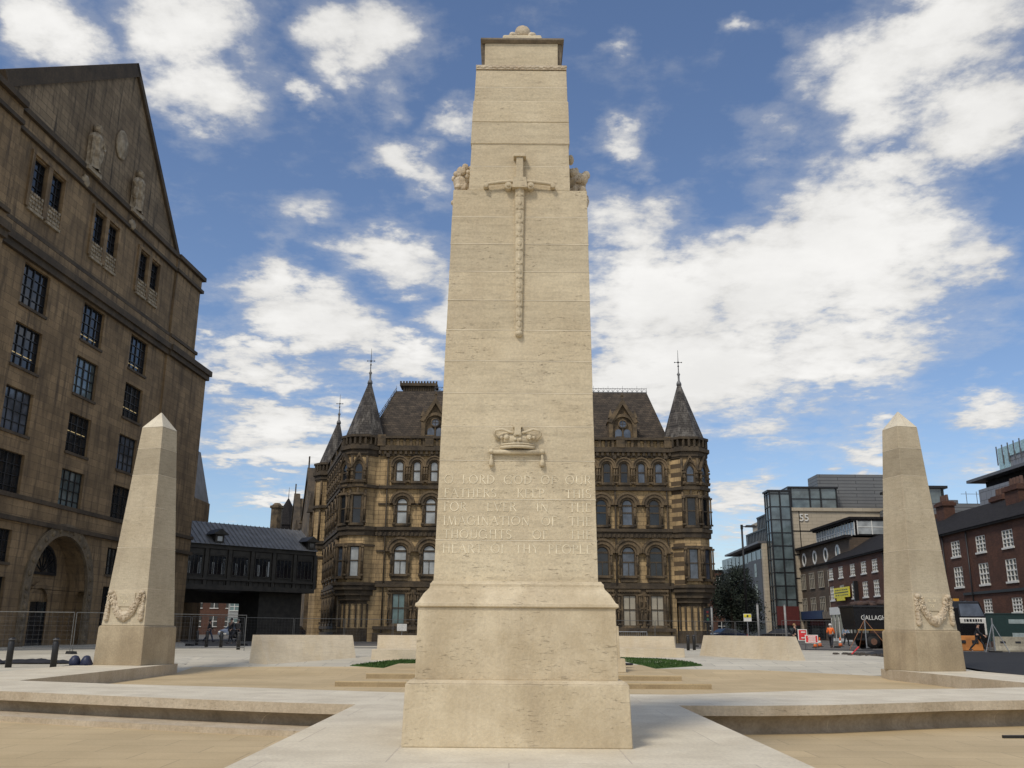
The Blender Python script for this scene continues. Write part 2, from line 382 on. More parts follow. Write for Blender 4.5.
# debris patch with an orange-red tape pole
m=MB()
random.seed(3)
for k in range(60):
    a=random.uniform(0,2*PI); r=random.random()**.5; x=18.7+1.35*r*math.cos(a); y=50.6+2.2*r*math.sin(a); s_=random.uniform(.04,.16)
    m.x=Matrix.Translation((x,y,.12))@Matrix.Rotation(random.uniform(0,3),4,'Z'); m.box(-s_,s_,-s_*.7,s_*.7,0,s_*.6,s_*.3,s_*.2)
stuff(m.build('rubble',plain('dark_rubble',(.06,.05,.04),.9,var=.5)),'low heap of dark rubble on the pale paving','rubble')
# ------------------------------------------------------------------ terrace copings (T-shaped platform and curved wings)
def coping(name,top,mats,thick=.17):
    m=MB(); n=len(top)
    m.add([(x,y,0) for x,y in top],[list(range(n))]); m.mi=1
    for i in range(n):
        a=top[i];b=top[(i+1)%n]
        m.add([(a[0],a[1],-thick),(b[0],b[1],-thick),(b[0],b[1],0),(a[0],a[1],0)],[(0,1,2,3)])
    m.mi=0; m.add([(x,y,-thick) for x,y in top],[list(range(n))[::-1]])
    return m.build(name,mats,bevel=.018)
left_front=[(-40,30),(-22,25.2),(-14,21.0),(-10.3,19.35),(-7.6,18.25),(-5.2,17.35),(-3.8,16.9),(-2.63,16.62)]
right_front=[(2.95,16.95),(4.3,17.0),(5.7,17.3),(8.5,18.5),(10.1,18.95),(14,20.4),(22,24.6),(40,30)]
plat=left_front+[(-2.63,8),(-2.63,-2),(2.92,-2),(2.92,8)]+right_front+[(40,33),(22,28),(15.95,25.2),(11.0,22.8),(7.2,21.8),(3.46,19.8),(-2.2,19.8),(-5.9,21.1),(-8.83,21.9),(-11.66,23.0),(-14.2,25.2),(-22,28.5),(-40,33)]
o=coping('terrace_coping',plat,[M_cop,M_copside]); struct(o)
# body of the platform under the coping
def inset_line(pts,d):
    out=[]
    for i,p in enumerate(pts):
        a=Vector(pts[max(i-1,0)]);b=Vector(pts[min(i+1,len(pts)-1)]);t=(b-a).normalized(); nrm=Vector((-t.y,t.x)); out.append((p[0]+nrm.x*d,p[1]+nrm.y*d))
    return out
def cove(name,line,parent=None):
    "concave wall under the coping swept along line (x increasing, front is -y side)"
    m=MB(); m.smooth=True; prof=[]
    for i in range(9):
        t=i/8*PI/2; prof.append((.07+.30*math.sin(t), -.17-.21*(1-math.cos(t)))) 
    prof=[(.05,-.165)]+[(.05+.26*(1-math.cos(i/8*PI/2))**.8, -.17-.25*(i/8)) for i in range(9)]
    prof=[(.06+.24*math.sin(PI/2*i/8), -.168-.16*(1-math.cos(PI/2*i/8))-.005*i) for i in range(9)]+[(.31,-.42),(.28,-.47),(.2,-.51)]
    rows=[]
    for d,z in prof:
        rows.append([(x,y,z) for x,y in inset_line(line,d)])
    n=len(line)
    vs=[v for r in rows for v in r]; fs=[]
    for j in range(len(rows)-1):
        for i in range(n-1): fs.append((j*n+i,(j+1)*n+i,(j+1)*n+i+1,j*n+i+1))
    m.add(vs,fs); return m.build(name,M_cove)
def dens(line,k=4):
    out=[]
    for a,b in zip(line,line[1:]):
        for i in range(k): out.append((a[0]+(b[0]-a[0])*i/k,a[1]+(b[1]-a[1])*i/k))
    return out+[line[-1]]
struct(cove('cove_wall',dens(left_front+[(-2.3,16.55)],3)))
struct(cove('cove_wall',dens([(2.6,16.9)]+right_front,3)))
m=MB(); m.mi=0
m.box(-2.45,2.75,-2,20,-.6,-.172)
m.build('platform_base',M_copside); struct(bpy.data.objects['platform_base'])
# bench step under left wing
lf=left_front
m=MB(); a=inset_line(lf,-.52); b=inset_line(lf,.30)
for i in range(len(lf)-1):
    m.add([(a[i][0],a[i][1],-.5),(a[i+1][0],a[i+1][1],-.5),(b[i+1][0],b[i+1][1],-.5),(b[i][0],b[i][1],-.5),
           (a[i][0],a[i][1],-.40),(a[i+1][0],a[i+1][1],-.40),(b[i+1][0],b[i+1][1],-.39),(b[i][0],b[i][1],-.39)],
          [(0,1,5,4),(4,5,6,7)])
struct(m.build('kerb_step',M_copside))
# kerb arms that carry the obelisks
def arm(pts):
    m=MB(); n=len(pts); m.add([(x,y,0.003) for x,y in pts],[list(range(n))]); m.mi=1
    for i in range(n):
        a_=pts[i];b_=pts[(i+1)%n]; m.add([(a_[0],a_[1],-.4),(b_[0],b_[1],-.4),(b_[0],b_[1],.003),(a_[0],a_[1],.003)],[(0,1,2,3)])
    return struct(m.build('kerb',[M_cop,M_copside],bevel=.015))
arm([(-14.35,25.0),(-11.66,23.0),(-11.86,34.35),(-14.6,34.9)])
arm([(13.72,24.0),(16.05,25.0),(16.1,34.9),(13.35,34.6)])
# steps
for (x0,x1,y0,y1,z0,z1) in ((-5.0,5.78,27.65,36.3,-.37,-.2),(-4.34,5.2,29.15,38.0,-.2,-.045)):
    m=MB(); m.box(x0,x1,y0,y1,z0,z1); struct(m.build('step',M_ochre,bevel=.01))
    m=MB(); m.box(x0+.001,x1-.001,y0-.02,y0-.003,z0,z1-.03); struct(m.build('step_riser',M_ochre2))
# grass beds
def grass(pts,label):
    m=MB(); c=Vector((sum(p[0] for p in pts)/len(pts),sum(p[1] for p in pts)/len(pts)))
    n=len(pts); m.add([(x,y,gz(x,y)+.02) for x,y in pts]+[(x,y,gz(x,y)-.05) for x,y in pts],[list(range(n))]+[(i,n+i,n+(i+1)%n,(i+1)%n) for i in range(n)])
    random.seed(5); 
    def inside(x,y):
        r=False
        for i in range(n):
            (x1,y1),(x2,y2)=pts[i],pts[(i+1)%n]
            if (y1>y)!=(y2>y) and x<(x2-x1)*(y-y1)/(y2-y1)+x1: r=not r
        return r
    x0=min(p[0] for p in pts);x1=max(p[0] for p in pts);y0=min(p[1] for p in pts);y1=max(p[1] for p in pts)
    for k in range(9000):
        x=random.uniform(x0,x1);y=random.uniform(y0,y1)
        if not inside(x,y): continue
        h=random.uniform(.03,.07);a=random.uniform(0,PI);w=.02;z=gz(x,y)+.015;dx=math.cos(a)*w;dy=math.sin(a)*w
        m.add([(x-dx,y-dy,z),(x+dx,y+dy,z),(x+dy*.8,y-dx*.8,z+h)],[(0,1,2)])
    return stuff(m.build('lawn',M_grass),label,'grass')
grass([(-6.14,36.95),(-4.75,36.3),(-3.6,37.9),(-2.4,38.2),(-2.4,40.2),(-3.94,39.6),(-5.39,38.1)],'dark green grass bed left of the broad steps')
grass([(5.59,36.8),(7.6,37.9),(7.4,39),(6.5,40),(4.93,41.5),(3.8,41.5),(4.8,38.9)],'dark green grass bed right of the broad steps')
# ------------------------------------------------------------------ CENOTAPH
cx=.085; 
cen=thing('cenotaph','tall pale stone war memorial pylon with carved sword and crown in the centre','memorial',(cx,12.3,0))
X=lambda x:x-cx
Y=lambda y:y-12.3
m=MB(); m.frus((X(-1.185),X(1.355),-1.55,1.55),0,(X(-1.165),X(1.335),-1.53,1.53),.665); m.frus((X(-1.165),X(1.335),-1.53,1.53),.665,(X(-1.12),X(1.29),-1.46,1.46),.70)
m.build('base_block',M_cenb,cen,bevel=.012)
m=MB(); m.frus((X(-1.085),X(1.245),-1.27,1.27),.698,(X(-1.075),X(1.23),-1.25,1.25),1.50)
m.build('plinth',M_cenb,cen,bevel=.008)
# moulding between plinth and shaft
m=MB(); 
prof=[(1.50,0,.02),(1.515,.02,.0),(1.545,.015,0),(1.56,-.01,0),(1.60,-.035,0),(1.66,-.07,0),(1.72,-.125,0),(1.745,-.135,0),(1.775,-.135,0),(1.79,-.15,0),(1.812,-.165,0)]
for (z0,e0,_),(z1,e1,_) in zip(prof,prof[1:]):
    m.frus((X(-1.09)-e0,X(1.245)+e0,-1.26-e0,1.26+e0),z0,(X(-1.09)-e1,X(1.245)+e1,-1.26-e1,1.26+e1),z1)
m.build('moulding',M_cenb,cen)
zj=[1.808,2.304,2.807,3.292,3.731,4.167,4.599,5.019,5.436,5.843,6.243,6.642,7.049,7.423,7.773,8.123,8.468,8.699,8.99]
def sh(z):
    if z<7.05:
        t=(z-1.808)/(7.049-1.808); return (X(-.925+.105*t),X(1.055-.055*t),-1.0+.14*t,1.0-.14*t)
    t=(z-7.049)/(9.0-7.049); return (X(-.61+.065*t),X(.772-.03*t),-.84+.10*t,.84-.10*t)
def inset(r,d): return (r[0]+d,r[1]-d,r[2]+d,r[3]-d)
names=[]
lo=MB();up=MB();jo=MB()
for i in range(len(zj)-1):
    z0,z1=zj[i],zj[i+1]; g=.004
    b=lo if i<12 else up
    b.tv=[.03,0,.02,-.02,.03,0,.04,-.03,.02,-.09,-.03,.02,.04,.0,-.03,.03,-.04,.02][i]
    mid=(z0+z1)/2; e=(random.random()-.5)*.004
    r0=sh(z0+.001 if i>=12 else z0); r1=sh(z1-.002)
    if i<12: r0=sh(z0)
    if i>=14: # faint set back of the top courses
        r0=inset(r0,-.012 if i<16 else .0); r1=inset(r1,-.012 if i<16 else 0)
    b.frus(inset(r0,e),z0+g,inset(r1,e),z1-g)
    if i not in(0,12): 
        rr=sh(z0 if i<12 else z0+.001); jo.frus(inset(rr,-.0025),z0-g,inset(rr,-.0025),z0+g); jo.mark()
lo.build('lower_shaft',M_cen,cen,bevel=.006); up.build('upper_shaft',M_cen,cen,bevel=.006); build_each(jo,'mortar_joint',M_joint,cen)
# frieze, attic block, cornice
m=MB(); m.smooth=False
nx=60
for side in range(4):
    for i in range(nx):
        pass
m.frus((X(-.55),X(.745),-.755,.755),8.995,(X(-.55),X(.745),-.76,.76),9.06)
for i in range(46):
    x=-.53+1.26*i/45; m.ball((X(x),-.75,9.03+.008*math.sin(i*1.7)),.022,1.1,.8,.9,6,.4,i)
m.build('carved_frieze',M_carv,cen)
m=MB(); m.frus((X(-.43),X(.625),-.66,.66),9.075,(X(-.43),X(.625),-.68,.68),9.47); m.build('attic_block',M_cen,cen,bevel=.006)
m=MB(); 
for xa,xb in ((-.465,-.425),(.625,.665)): m.frus((X(xa),X(xb),-.60,.66),9.076,(X(xa-.03),X(xb+.03),-.66,.70),9.47)
m.frus((X(-.47),X(.69),-.69,.74),9.47,(X(-.495),X(.715),-.73,.78),9.50); m.frus((X(-.495),X(.715),-.73,.78),9.50,(X(-.49),X(.71),-.725,.77),9.535)
m.build('cornice',M_soot,cen,bevel=.006)
m=MB(); m.frus((X(-.20),X(.42),-.60,.60),9.535,(X(-.17),X(.39),-.57,.6),9.70); 
m.build('bier_slab',M_cen,cen,bevel=.02)
m=MB(); m.smooth=True
m.ball((X(.12),-.40,9.83),.125,1,1.05,1,14,.06); 
for dx in(-.14,.14): m.ball((X(.11+dx),-.5,9.72),.07,1,1.2,.9,8,.3,dx)
m.ball((X(.12),.1,9.74),.2,1.2,2.6,.75,12,.12); m.ball((X(.12),-.28,9.78),.16,1.3,1,.8,10,.2)
m.build('effigy',M_carv,cen)
# sword
m=MB(); yf=lambda z: sh(z)[2]
def relief(o,pts,y,d,bev=.02):
    "raised convex polygon with chamfered edges on the front face"
    c=(sum(p[0] for p in pts)/len(pts),sum(p[1] for p in pts)/len(pts)); n=len(pts)
    inn=[]
    for p in pts:
        v=Vector((c[0]-p[0],c[1]-p[1])); l=v.length; v=v/l*min(bev,l*.6); inn.append((p[0]+v.x,p[1]+v.y))
    vs=[(p[0],y,p[1]) for p in pts]+[(p[0],y-d*.6,p[1]) for p in pts]+[(p[0],y-d,p[1]) for p in inn]
    fs=[]
    for k in range(2):
        for i in range(n):
            j=(i+1)%n; fs.append((k*n+i,k*n+j,(k+1)*n+j,(k+1)*n+i))
    fs.append(list(range(2*n,3*n))); o.add(vs,fs)
def lean(o_,zref,ang):
    pass
# blade: tapered, face strips follow the batter
m=MB(); m.smooth=False
zs=[7.12-.2*i for i in range(11)]+[4.98]
for i in range(len(zs)-1):
    za,zb=zs[i],zs[i+1]
    wa=.078-.030*(7.12-za)/2.15; wb=.078-.030*(7.12-zb)/2.15
    ya=sh(min(za,7.04))[2];yb=sh(zb)[2]
    d=.055-.015*(7.12-za)/2.15; jit=.0
    vs=[(X(.083-wa),ya+.01,za),(X(.083-wa*.75),ya-d,za),(X(.083),ya-d-.018,za),(X(.083+wa*.75),ya-d,za),(X(.083+wa),ya+.01,za),
        (X(.083-wb),yb+.01,zb+.004),(X(.083-wb*.75),yb-d-jit,zb+.004),(X(.083),yb-d-.018,zb+.004),(X(.083+wb*.75),yb-d-jit,zb+.004),(X(.083+wb),yb+.01,zb+.004)]
    m.add(vs,[(i_,i_+5,i_+6,i_+1) for i_ in range(4)]+[(0,1,2,3,4),(9,8,7,6,5)])
    if i%1==0: m.box(X(.083)-wb*.6,X(.083)+wb*.6,yb-d-.016,yb-d+.01,zb+.02,zb+.045); m.ball((X(.083),yb-d-.010,zb+.11),.03,.9,.5,1.5,8)
m.smooth=True
m.ball((X(.085),sh(4.95)[2]-.02,4.965),.052,1,1,.95,10)
m.build('scabbard',M_cen,cen)
m=MB(); 
y7=-.875
m.frus((X(.03),X(.135),y7-.04,y7+.1),7.12,(X(.035),X(.13),y7-.04,y7+.14),7.52); m.frus((X(-.005),X(.17),y7-.06,y7+.14),7.52,(X(.0),X(.165),y7-.05,y7+.14),7.575)
m.build('grip',M_cen,cen,bevel=.01)
m=MB(); m.smooth=True
pts=[];rad=[]
for i in range(17):
    t=-1+i/8; pts.append((X(.08+.43*t),y7-.035,7.15-.04*abs(t)**2)); rad.append(.032-.008*abs(t))
m.tube(pts,rad,8)
for t in(-1,1):
    m.cyl((X(.08+.455*t),y7-.06,7.085),(X(.08+.455*t),y7+.07,7.085),.034,n=12)
    m.cyl((X(.08+.15*t),y7-.07,7.075),(X(.08+.15*t),y7+.05,7.075),.052,n=14); m.cyl((X(.08+.15*t),y7-.09,7.075),(X(.08+.15*t),y7-.06,7.075),.024,n=10)
m.smooth=False; m.frus((X(-.02),X(.19),y7-.09,y7+.06),7.04,(X(0),X(.17),y7-.08,y7+.06),7.20)
m.build('crossguard',M_cen,cen,bevel=.006)
# crown on a cushion
yc=sh(3.5)[2]
m=MB(); m.smooth=True
a0=[(X(-.135+.42*i/12),yc-.02-.085*math.sin(PI*i/12),3.455) for i in range(13)]
m.tube(a0,.022,8); m.tube([(p[0],p[1]-.004,3.49) for p in a0],.012,6)
# flaring cap
vs=[];n=13
for zz,wd,dp in((3.44,.2,.075),(3.50,.205,.09),(3.56,.225,.10),(3.62,.25,.09),(3.65,.235,.06)):
    for i in range(n):
        t=i/12; vs.append((X(.075-wd+2*wd*t),yc+.004-dp*math.sin(PI*t),zz))
m.add(vs,[(j*n+i,(j+1)*n+i,(j+1)*n+i+1,j*n+i+1)[::-1] for j in range(4) for i in range(n-1)])
for s_ in(-1,1):
    m.tube([(X(.075+.235*s_),yc-.02,3.55),(X(.075+.29*s_),yc-.045,3.61),(X(.075+.275*s_),yc-.065,3.665),(X(.075+.19*s_),yc-.08,3.675),(X(.075+.1*s_),yc-.085,3.64),(X(.075+.04*s_),yc-.09,3.625)],.017,7)
    m.ball((X(.075+.14*s_),yc-.085,3.575),.035,1,.7,1,8,.2); m.ball((X(.075+.2*s_),yc-.06,3.575),.022)
m.ball((X(.075),yc-.01,3.56),.2,1,.42,.5,16)
for dx in(-.03,.03): 
    for dz in(-.03,.03): m.ball((X(.075+dx),yc-.1,3.575+dz),.022,1,.6,1)
m.smooth=False; m.box(X(.035),X(.115),yc-.12,yc,3.60,3.70); m.box(X(.02),X(.13),yc-.105,yc-.001,3.70,3.74); m.box(X(.045),X(.105),yc-.1,yc-.002,3.741,3.77)
m.build('crown',M_cen,cen)
m=MB(); m.smooth=True
m.cyl((X(-.25),yc-.035,3.395),(X(.385),yc-.035,3.395),.030,n=12)
for x in(-.25,.385):
    m.ball((X(x),yc-.04,3.40),.036,1,1,.9); m.lathe((X(x),yc-.035,3.215),[(.018,0),(.034,.015),(.028,.07),(.014,.10),(.018,.12),(.012,.17)],10)
m.build('cushion',M_cen,cen)
# side carvings above the shoulders (shield-bearing beasts on the flank faces)
for s_,xe in((-1,-.61),(1,.79)):
    m=MB(); m.smooth=True
    bx=lambda o_:X(xe+s_*o_)
    yy=-.30
    m.smooth=False; random.seed(21+s_)
    for k in range(70):
        a_=random.random(); z_=7.06+.56*a_; w_=.10+.06*math.sin(a_*9); rr_=random.uniform(.025,.055)
        m.ball((bx(.12+random.uniform(-w_,w_)),yy+random.uniform(-.14,.14),z_),rr_,random.uniform(.8,1.4),1,random.uniform(.8,1.8),8,.35,k)
    m.lathe((bx(.12),yy,7.05),[(.12,0),(.10,.2),(.12,.4),(.09,.52),(.03,.56)],10,.3,s_)
    m.tube([(bx(.0),yy+.1,7.45),(bx(.08),yy+.15,7.62),(bx(.03),yy+.25,7.78)],[.05,.05,.035],8)
    if s_>0: m.ball((bx(.05),yy+.3,7.98),.055,.8,1.2,1.5,10,.3)
    m.build('heraldic_carving',M_carv,cen)
# lettering
def glyph(c):
    T=.10;t=.045;q=.03  # thick, thin, serif
    E=[]
    def l(x0,y0,x1,y1,w): E.append((x0,y0,x1,y1,w))
    def arc(cx_,cy_,rx,ry,a0,a1,n=12,wt=T,wn=t):
        for i in range(n):
            a=R(a0+(a1-a0)*i/n);b=R(a0+(a1-a0)*(i+1)/n);mid=(a+b)/2
            l(cx_+rx*math.cos(a),cy_+ry*math.sin(a),cx_+rx*math.cos(b),cy_+ry*math.sin(b),wn+(wt-wn)*abs(math.cos(mid)))
    def stem(x,y0=0,y1=1,w=T,s0=True,s1=True):
        l(x,y0,x,y1,w)
        if s0: l(x-.11,y0+q/2,x+.11,y0+q/2,q)
        if s1: l(x-.11,y1-q/2,x+.11,y1-q/2,q)
    W=.7
    if c=='O': arc(.48,.5,.43,.48,0,360,20); W=.96
    elif c=='G': arc(.48,.5,.43,.48,40,330,16); l(.84,.05,.84,.42,T); l(.7,.42,.95,.42,q); W=.98
    elif c=='D': stem(.15); arc(.2,.5,.62,.48,-90,90,12); W=.88
    elif c=='L': stem(.15); l(.15,.03,.62,.03,t); l(.62,0,.62,.17,q*1.3); W=.62
    elif c=='R': stem(.15); arc(.2,.74,.38,.24,-90,90,8); l(.36,.5,.74,.0,T*.9); W=.72
    elif c=='P': stem(.15); arc(.2,.73,.40,.25,-90,90,8); W=.62
    elif c=='F': stem(.15); l(.15,.97,.58,.97,t); l(.58,1,.58,.84,q*1.3); l(.15,.52,.48,.52,t); W=.58
    elif c=='E': stem(.15); l(.15,.97,.58,.97,t); l(.58,1,.58,.84,q*1.3); l(.15,.52,.5,.52,t); l(.15,.03,.62,.03,t); l(.62,0,.62,.17,q*1.3); W=.64
    elif c=='U': l(.16,1,.16,.3,T); arc(.46,.32,.30,.30,180,360,8); l(.76,1,.76,.3,t*1.4); l(.04,.98,.28,.98,q); l(.65,.98,.88,.98,q); W=.86
    elif c=='A': l(.08,0,.44,1,t); l(.82,0,.44,1,T); l(.2,.36,.68,.36,t); l(-.02,.02,.2,.02,q); l(.7,.02,.94,.02,q); W=.86
    elif c=='V': l(.08,1,.46,0,T); l(.82,1,.46,0,t); l(-.02,.98,.2,.98,q); l(.7,.98,.94,.98,q); W=.86
    elif c=='T': stem(.4,s1=False); l(.02,.97,.78,.97,t); l(.02,1,.02,.84,q*1.3); l(.78,1,.78,.84,q*1.3); W=.74
    elif c=='H': stem(.15); stem(.72); l(.15,.52,.72,.52,t); W=.84
    elif c=='I': stem(.15); W=.3
    elif c=='K': stem(.15); l(.2,.45,.64,1,t); l(.3,.56,.74,0,T*.9); W=.72
    elif c=='S': arc(.32,.74,.22,.23,30,270,9); arc(.32,.26,.24,.24,90,-150,9); W=.6
    elif c=='N': stem(.15,w=t*1.2); l(.12,1,.76,0,T); stem(.76,w=t*1.2,s0=False); W=.9
    elif c=='M': l(.1,0,.2,1,t); l(.2,1,.52,0,T); l(.52,0,.84,1,t); l(.84,1,.94,0,T); l(0,.02,.2,.02,q); l(.84,.02,1.05,.02,q); W=1.04
    elif c=='Y': stem(.42,0,.5,s1=False); l(.06,1,.42,.5,T); l(.8,1,.42,.5,t); l(-.04,.98,.17,.98,q); l(.68,.98,.9,.98,q); W=.84
    elif c=='X': l(.08,1,.74,0,T); l(.72,1,.08,0,t); W=.8
    return E,W
LINES=[("O LORD GOD OF OUR",3.065),("FATHERS KEEP THIS",2.895),("FOR EVER IN THE",2.725),("IMAGINATION OF THE",2.555),("THOUGHTS OF THE",2.39),("HEART OF THY PEOPLE",2.215)]
def letters(mb,line,x0,x1,zc,h,yfun,d=.003):
    words=line.split(); gap=.13
    wl=[]
    for w in words: wl.append(sum(glyph(c)[1] for c in w)+gap*(len(w)-1))
    k=h
    tot=sum(wl)*k; sp=(x1-x0-tot)/max(1,len(words)-1)
    if sp<.35*h: k=h*.94*(x1-x0)/(tot+.45*h*(len(words)-1)); tot=sum(wl)*k; sp=(x1-x0-tot)/max(1,len(words)-1)
    x=x0
    for w,L in zip(words,wl):
        for c in w:
            E,W=glyph(c)
            for ax,az,bx_,bz,wd in E:
                a=Vector((x+ax*k,zc-h/2+az*h));b=Vector((x+bx_*k,zc-h/2+bz*h));dr=(b-a)
                if dr.length<1e-6: continue
                dr.normalize(); nr=Vector((-dr.y,dr.x))*wd*h/2; e=dr*.01*h
                P=[a-e-nr,b+e-nr,b+e+nr,a-e+nr]
                if True:
                    vs=[(p.x,yfun(p.y)+.002,p.y) for p in P]+[(p.x,yfun(p.y)-d,p.y) for p in P]
                    mb.add(vs,[(0,1,5,4),(1,2,6,5),(2,3,7,6),(3,0,4,7),(4,5,6,7)])
            x+=(W+gap)*k
        x+=sp-gap*k
m=MB()
for L,zc in LINES: letters(m,L,X(-.83),X(.985),zc-.012,.112,lambda z:sh(z)[2])
m.build('inscription',M_letter,cen)
# ------------------------------------------------------------------ altar stone behind
m=MB(); t=thing('memorial_stone','low pale altar stone on a stepped base just behind the tall pylon','altar stone',(.4,32.3,-.04))
m.frus((-3.35,3.35,-1.3,1.3),0,(-3.33,3.33,-1.28,1.28),.42); m.build('stepped_base',M_cenb,t,bevel=.01)
m=MB(); m.frus((-3.2,3.2,-1.0,1.0),.42,(-3.17,3.17,-.97,.97),1.44); m.build('stone_block',M_cenb,t,bevel=.01)
tag(MB().lathe((0,0,0),[(.24,0),(.27,.03),(.24,.07),(.12,.07)],14,.3).build('wreath',M_dkcloth,loc=(4.25,35.2,.04)),'small dark wreath lying at the edge of the right grass bed','wreath')
# ------------------------------------------------------------------ OBELISKS
def obelisk(loc,rz,label,mirror):
    t=thing('obelisk',label,'obelisk',loc,rz,'pair of pale stone obelisks on the kerbs')
    h=.97
    m=MB(); m.frus((-h,h,-h,h),0,(-h*.965,h*.965,-h*.965,h*.965),1.27); m.frus((-h*.965,h*.965,-h*.965,h*.965),1.27,(-.90,.90,-.90,.90),1.31); m.build('base_block',M_obelb,t,bevel=.015)
    b=.875;a=.445; Z0=1.305;Z1=8.42
    zl=[1.31,2.56,4.0,5.42,6.62,7.62,8.42]; q=lambda z,d=0: (lambda w:(-w,w,-w,w))(b-(b-a)*(z-Z0)/(Z1-Z0)+d)
    m=MB(); mj=MB()
    for i_ in range(6):
        m.tv=[.04,-.05,.05,.02,-.16,.06][i_]; m.frus(q(zl[i_]+.006),zl[i_]+.006,q(zl[i_+1]-.006),zl[i_+1]-.006)
        if i_: mj.frus(q(zl[i_],.004),zl[i_]-.006,q(zl[i_],.004),zl[i_]+.006); mj.mark()
    m.build('shaft',M_obel,t,bevel=.012); build_each(mj,'mortar_joint',M_joint,t)
    m=MB(); m.frus((-a,a,-a,a),Z1+.002,(-.015,.015,-.015,.015),9.06); m.build('pyramid_cap',M_cop,t)
    # garland relief on the front face
    f=lambda z:-(b-(b-a)*(z-Z0)/(Z1-Z0))
    m=MB(); m.smooth=True; pts=[]
    for i in range(25):
        u=-1+i/12; z=1.62+.72*(abs(u)**2.2); pts.append((.56*u,z))
    for k,(x,z) in enumerate(pts):
        rr=.11+.05*(1-abs(-1+k/12)); m.ball((x,f(z)-.02,z),rr,1,.75,1,12,.45,k*1.7); [m.ball((x+random.uniform(-.09,.09),f(z)-.09-random.random()*.03,z+random.uniform(-.09,.09)),.035,1,.8,1,6,.3,k+q_) for q_ in range(4)] 
    for s_ in(-1,1):
        for k in range(10):
            z=2.32-.085*k; m.ball((.70*s_,f(z)-.02,z),.065+.035*(k/9),1,.9,1,8,.5,k+s_*3); [m.ball((.70*s_+random.uniform(-.07,.07),f(z)-.07,z+random.uniform(-.05,.05)),.028,n=6) for q_ in range(3)]
        m.ball((.63*s_,f(2.45)-.06,2.43),.10,1.1,1.1,.9,10,.2,s_)
        m.cyl((.63*s_,f(2.45)-.16,2.43),(.63*s_,f(2.45)+.02,2.43),.05,n=10)
    m.build('garland',M_carv,t)
    m=MB(); m.frus((-.36,.36,f(1.95)-.03,f(1.95)+.05),1.95,(-.36,.36,f(1.95)-.012,f(1.95)+.05),2.42); m.build('tablet',M_obel,t,bevel=.01)
    m=MB(); yf_=lambda z:f(1.95)-.03+.0375*(z-1.95)
    letters(m,'MCM',-.22,.22,2.30,.11,yf_,.01) if mirror else letters(m,'MCM',-.24,.24,2.30,.11,yf_,.01)
    letters(m,'XIX' if not mirror else 'XX',-.15,.15,2.12,.11,yf_,.01)
    m.build('date_lettering',M_letter,t)
    return t
def fit(px):pass
_p=obelisk((-12.98,33.25,0.004),R(-15),'pale stone obelisk with a swag on the kerb left, beside two dark bollards',False); _p.scale=(.97,.97,.985)
_o=obelisk((14.44,33.5,0.004),R(14.5),'pale stone obelisk with a swag on the kerb right, before the brick terrace',True); _o.scale=(.965,.965,1.02)
# ------------------------------------------------------------------ BENCHES
def bench(pts_bottom,pts_top,z0,z1,label,seat=None):
    "hexahedral battered wall block; corners ccw: front-left, front-right, back-right, back-left"
    c=Vector((sum(p[0] for p in pts_bottom)/4,sum(p[1] for p in pts_bottom)/4,z0))
    t=thing('stone_bench',label,'bench',c,0,'battered stone benches round the plaza')
    m=MB()
    vs=[(x-c.x,y-c.y,0) for x,y in pts_bottom]+[(x-c.x,y-c.y,z1-z0) for x,y in pts_top]
    m.add(vs,[(3,2,1,0),(4,5,6,7),(1,2,6,5),(2,3,7,6),(3,0,4,7)])
    A,B,Cc,D=[Vector(vs[q]) for q in(0,1,5,4)]
    for q in range(12):
        u,w=q/12,(q+1)/12; m.add([tuple(A.lerp(B,u)),tuple(A.lerp(B,w)),tuple(D.lerp(Cc,w)),tuple(D.lerp(Cc,u))],[(0,1,2,3)])
    m.build('backrest',M_bench,t)
    if seat:
        m=MB(); x0,x1,y0,y1,h=seat; m.frus((x0-c.x,x1-c.x,y0-c.y,y1-c.y),0,(x0-c.x+.02,x1-c.x-.02,y0-c.y+.03,y1-c.y),h); m.build('seat_block',M_bench,t,bevel=.012)
    return t
bench([(-9.39,37.2),(-6.35,39.8),(-7.3,40.8),(-10.21,37.65)],[(-9.88,37.7),(-6.62,40.15),(-7.2,40.9),(-10.22,37.9)],-.12,.99,'long battered pale bench seen end on, left of the broad steps')
bench([(9.33,47.2),(11.65,39.95),(12.47,40.4),(10.3,47.5)],[(9.6,47.3),(11.72,40.6),(12.28,40.95),(10.25,47.45)],.05,1.07,'long battered pale bench right, in front of the traffic cones')
bench([(-5.62,40.2),(-1.2,40.4),(-1.2,41.2),(-5.7,41.0)],[(-5.58,40.5),(-1.2,40.7),(-1.2,41.1),(-5.68,40.95)],.03,1.0,'pale stone bench with seat block directly left of the pylon plinth',(-5.66,-1.1,39.1,40.2,.42))
bench([(2.5,44.9),(7.75,44.6),(7.85,45.3),(2.5,45.6)],[(2.5,45.1),(7.7,44.85),(7.85,45.3),(2.5,45.5)],.08,1.02,'pale stone bench with seat block directly right of the pylon plinth',(2.5,7.95,43.5,44.6,.42))
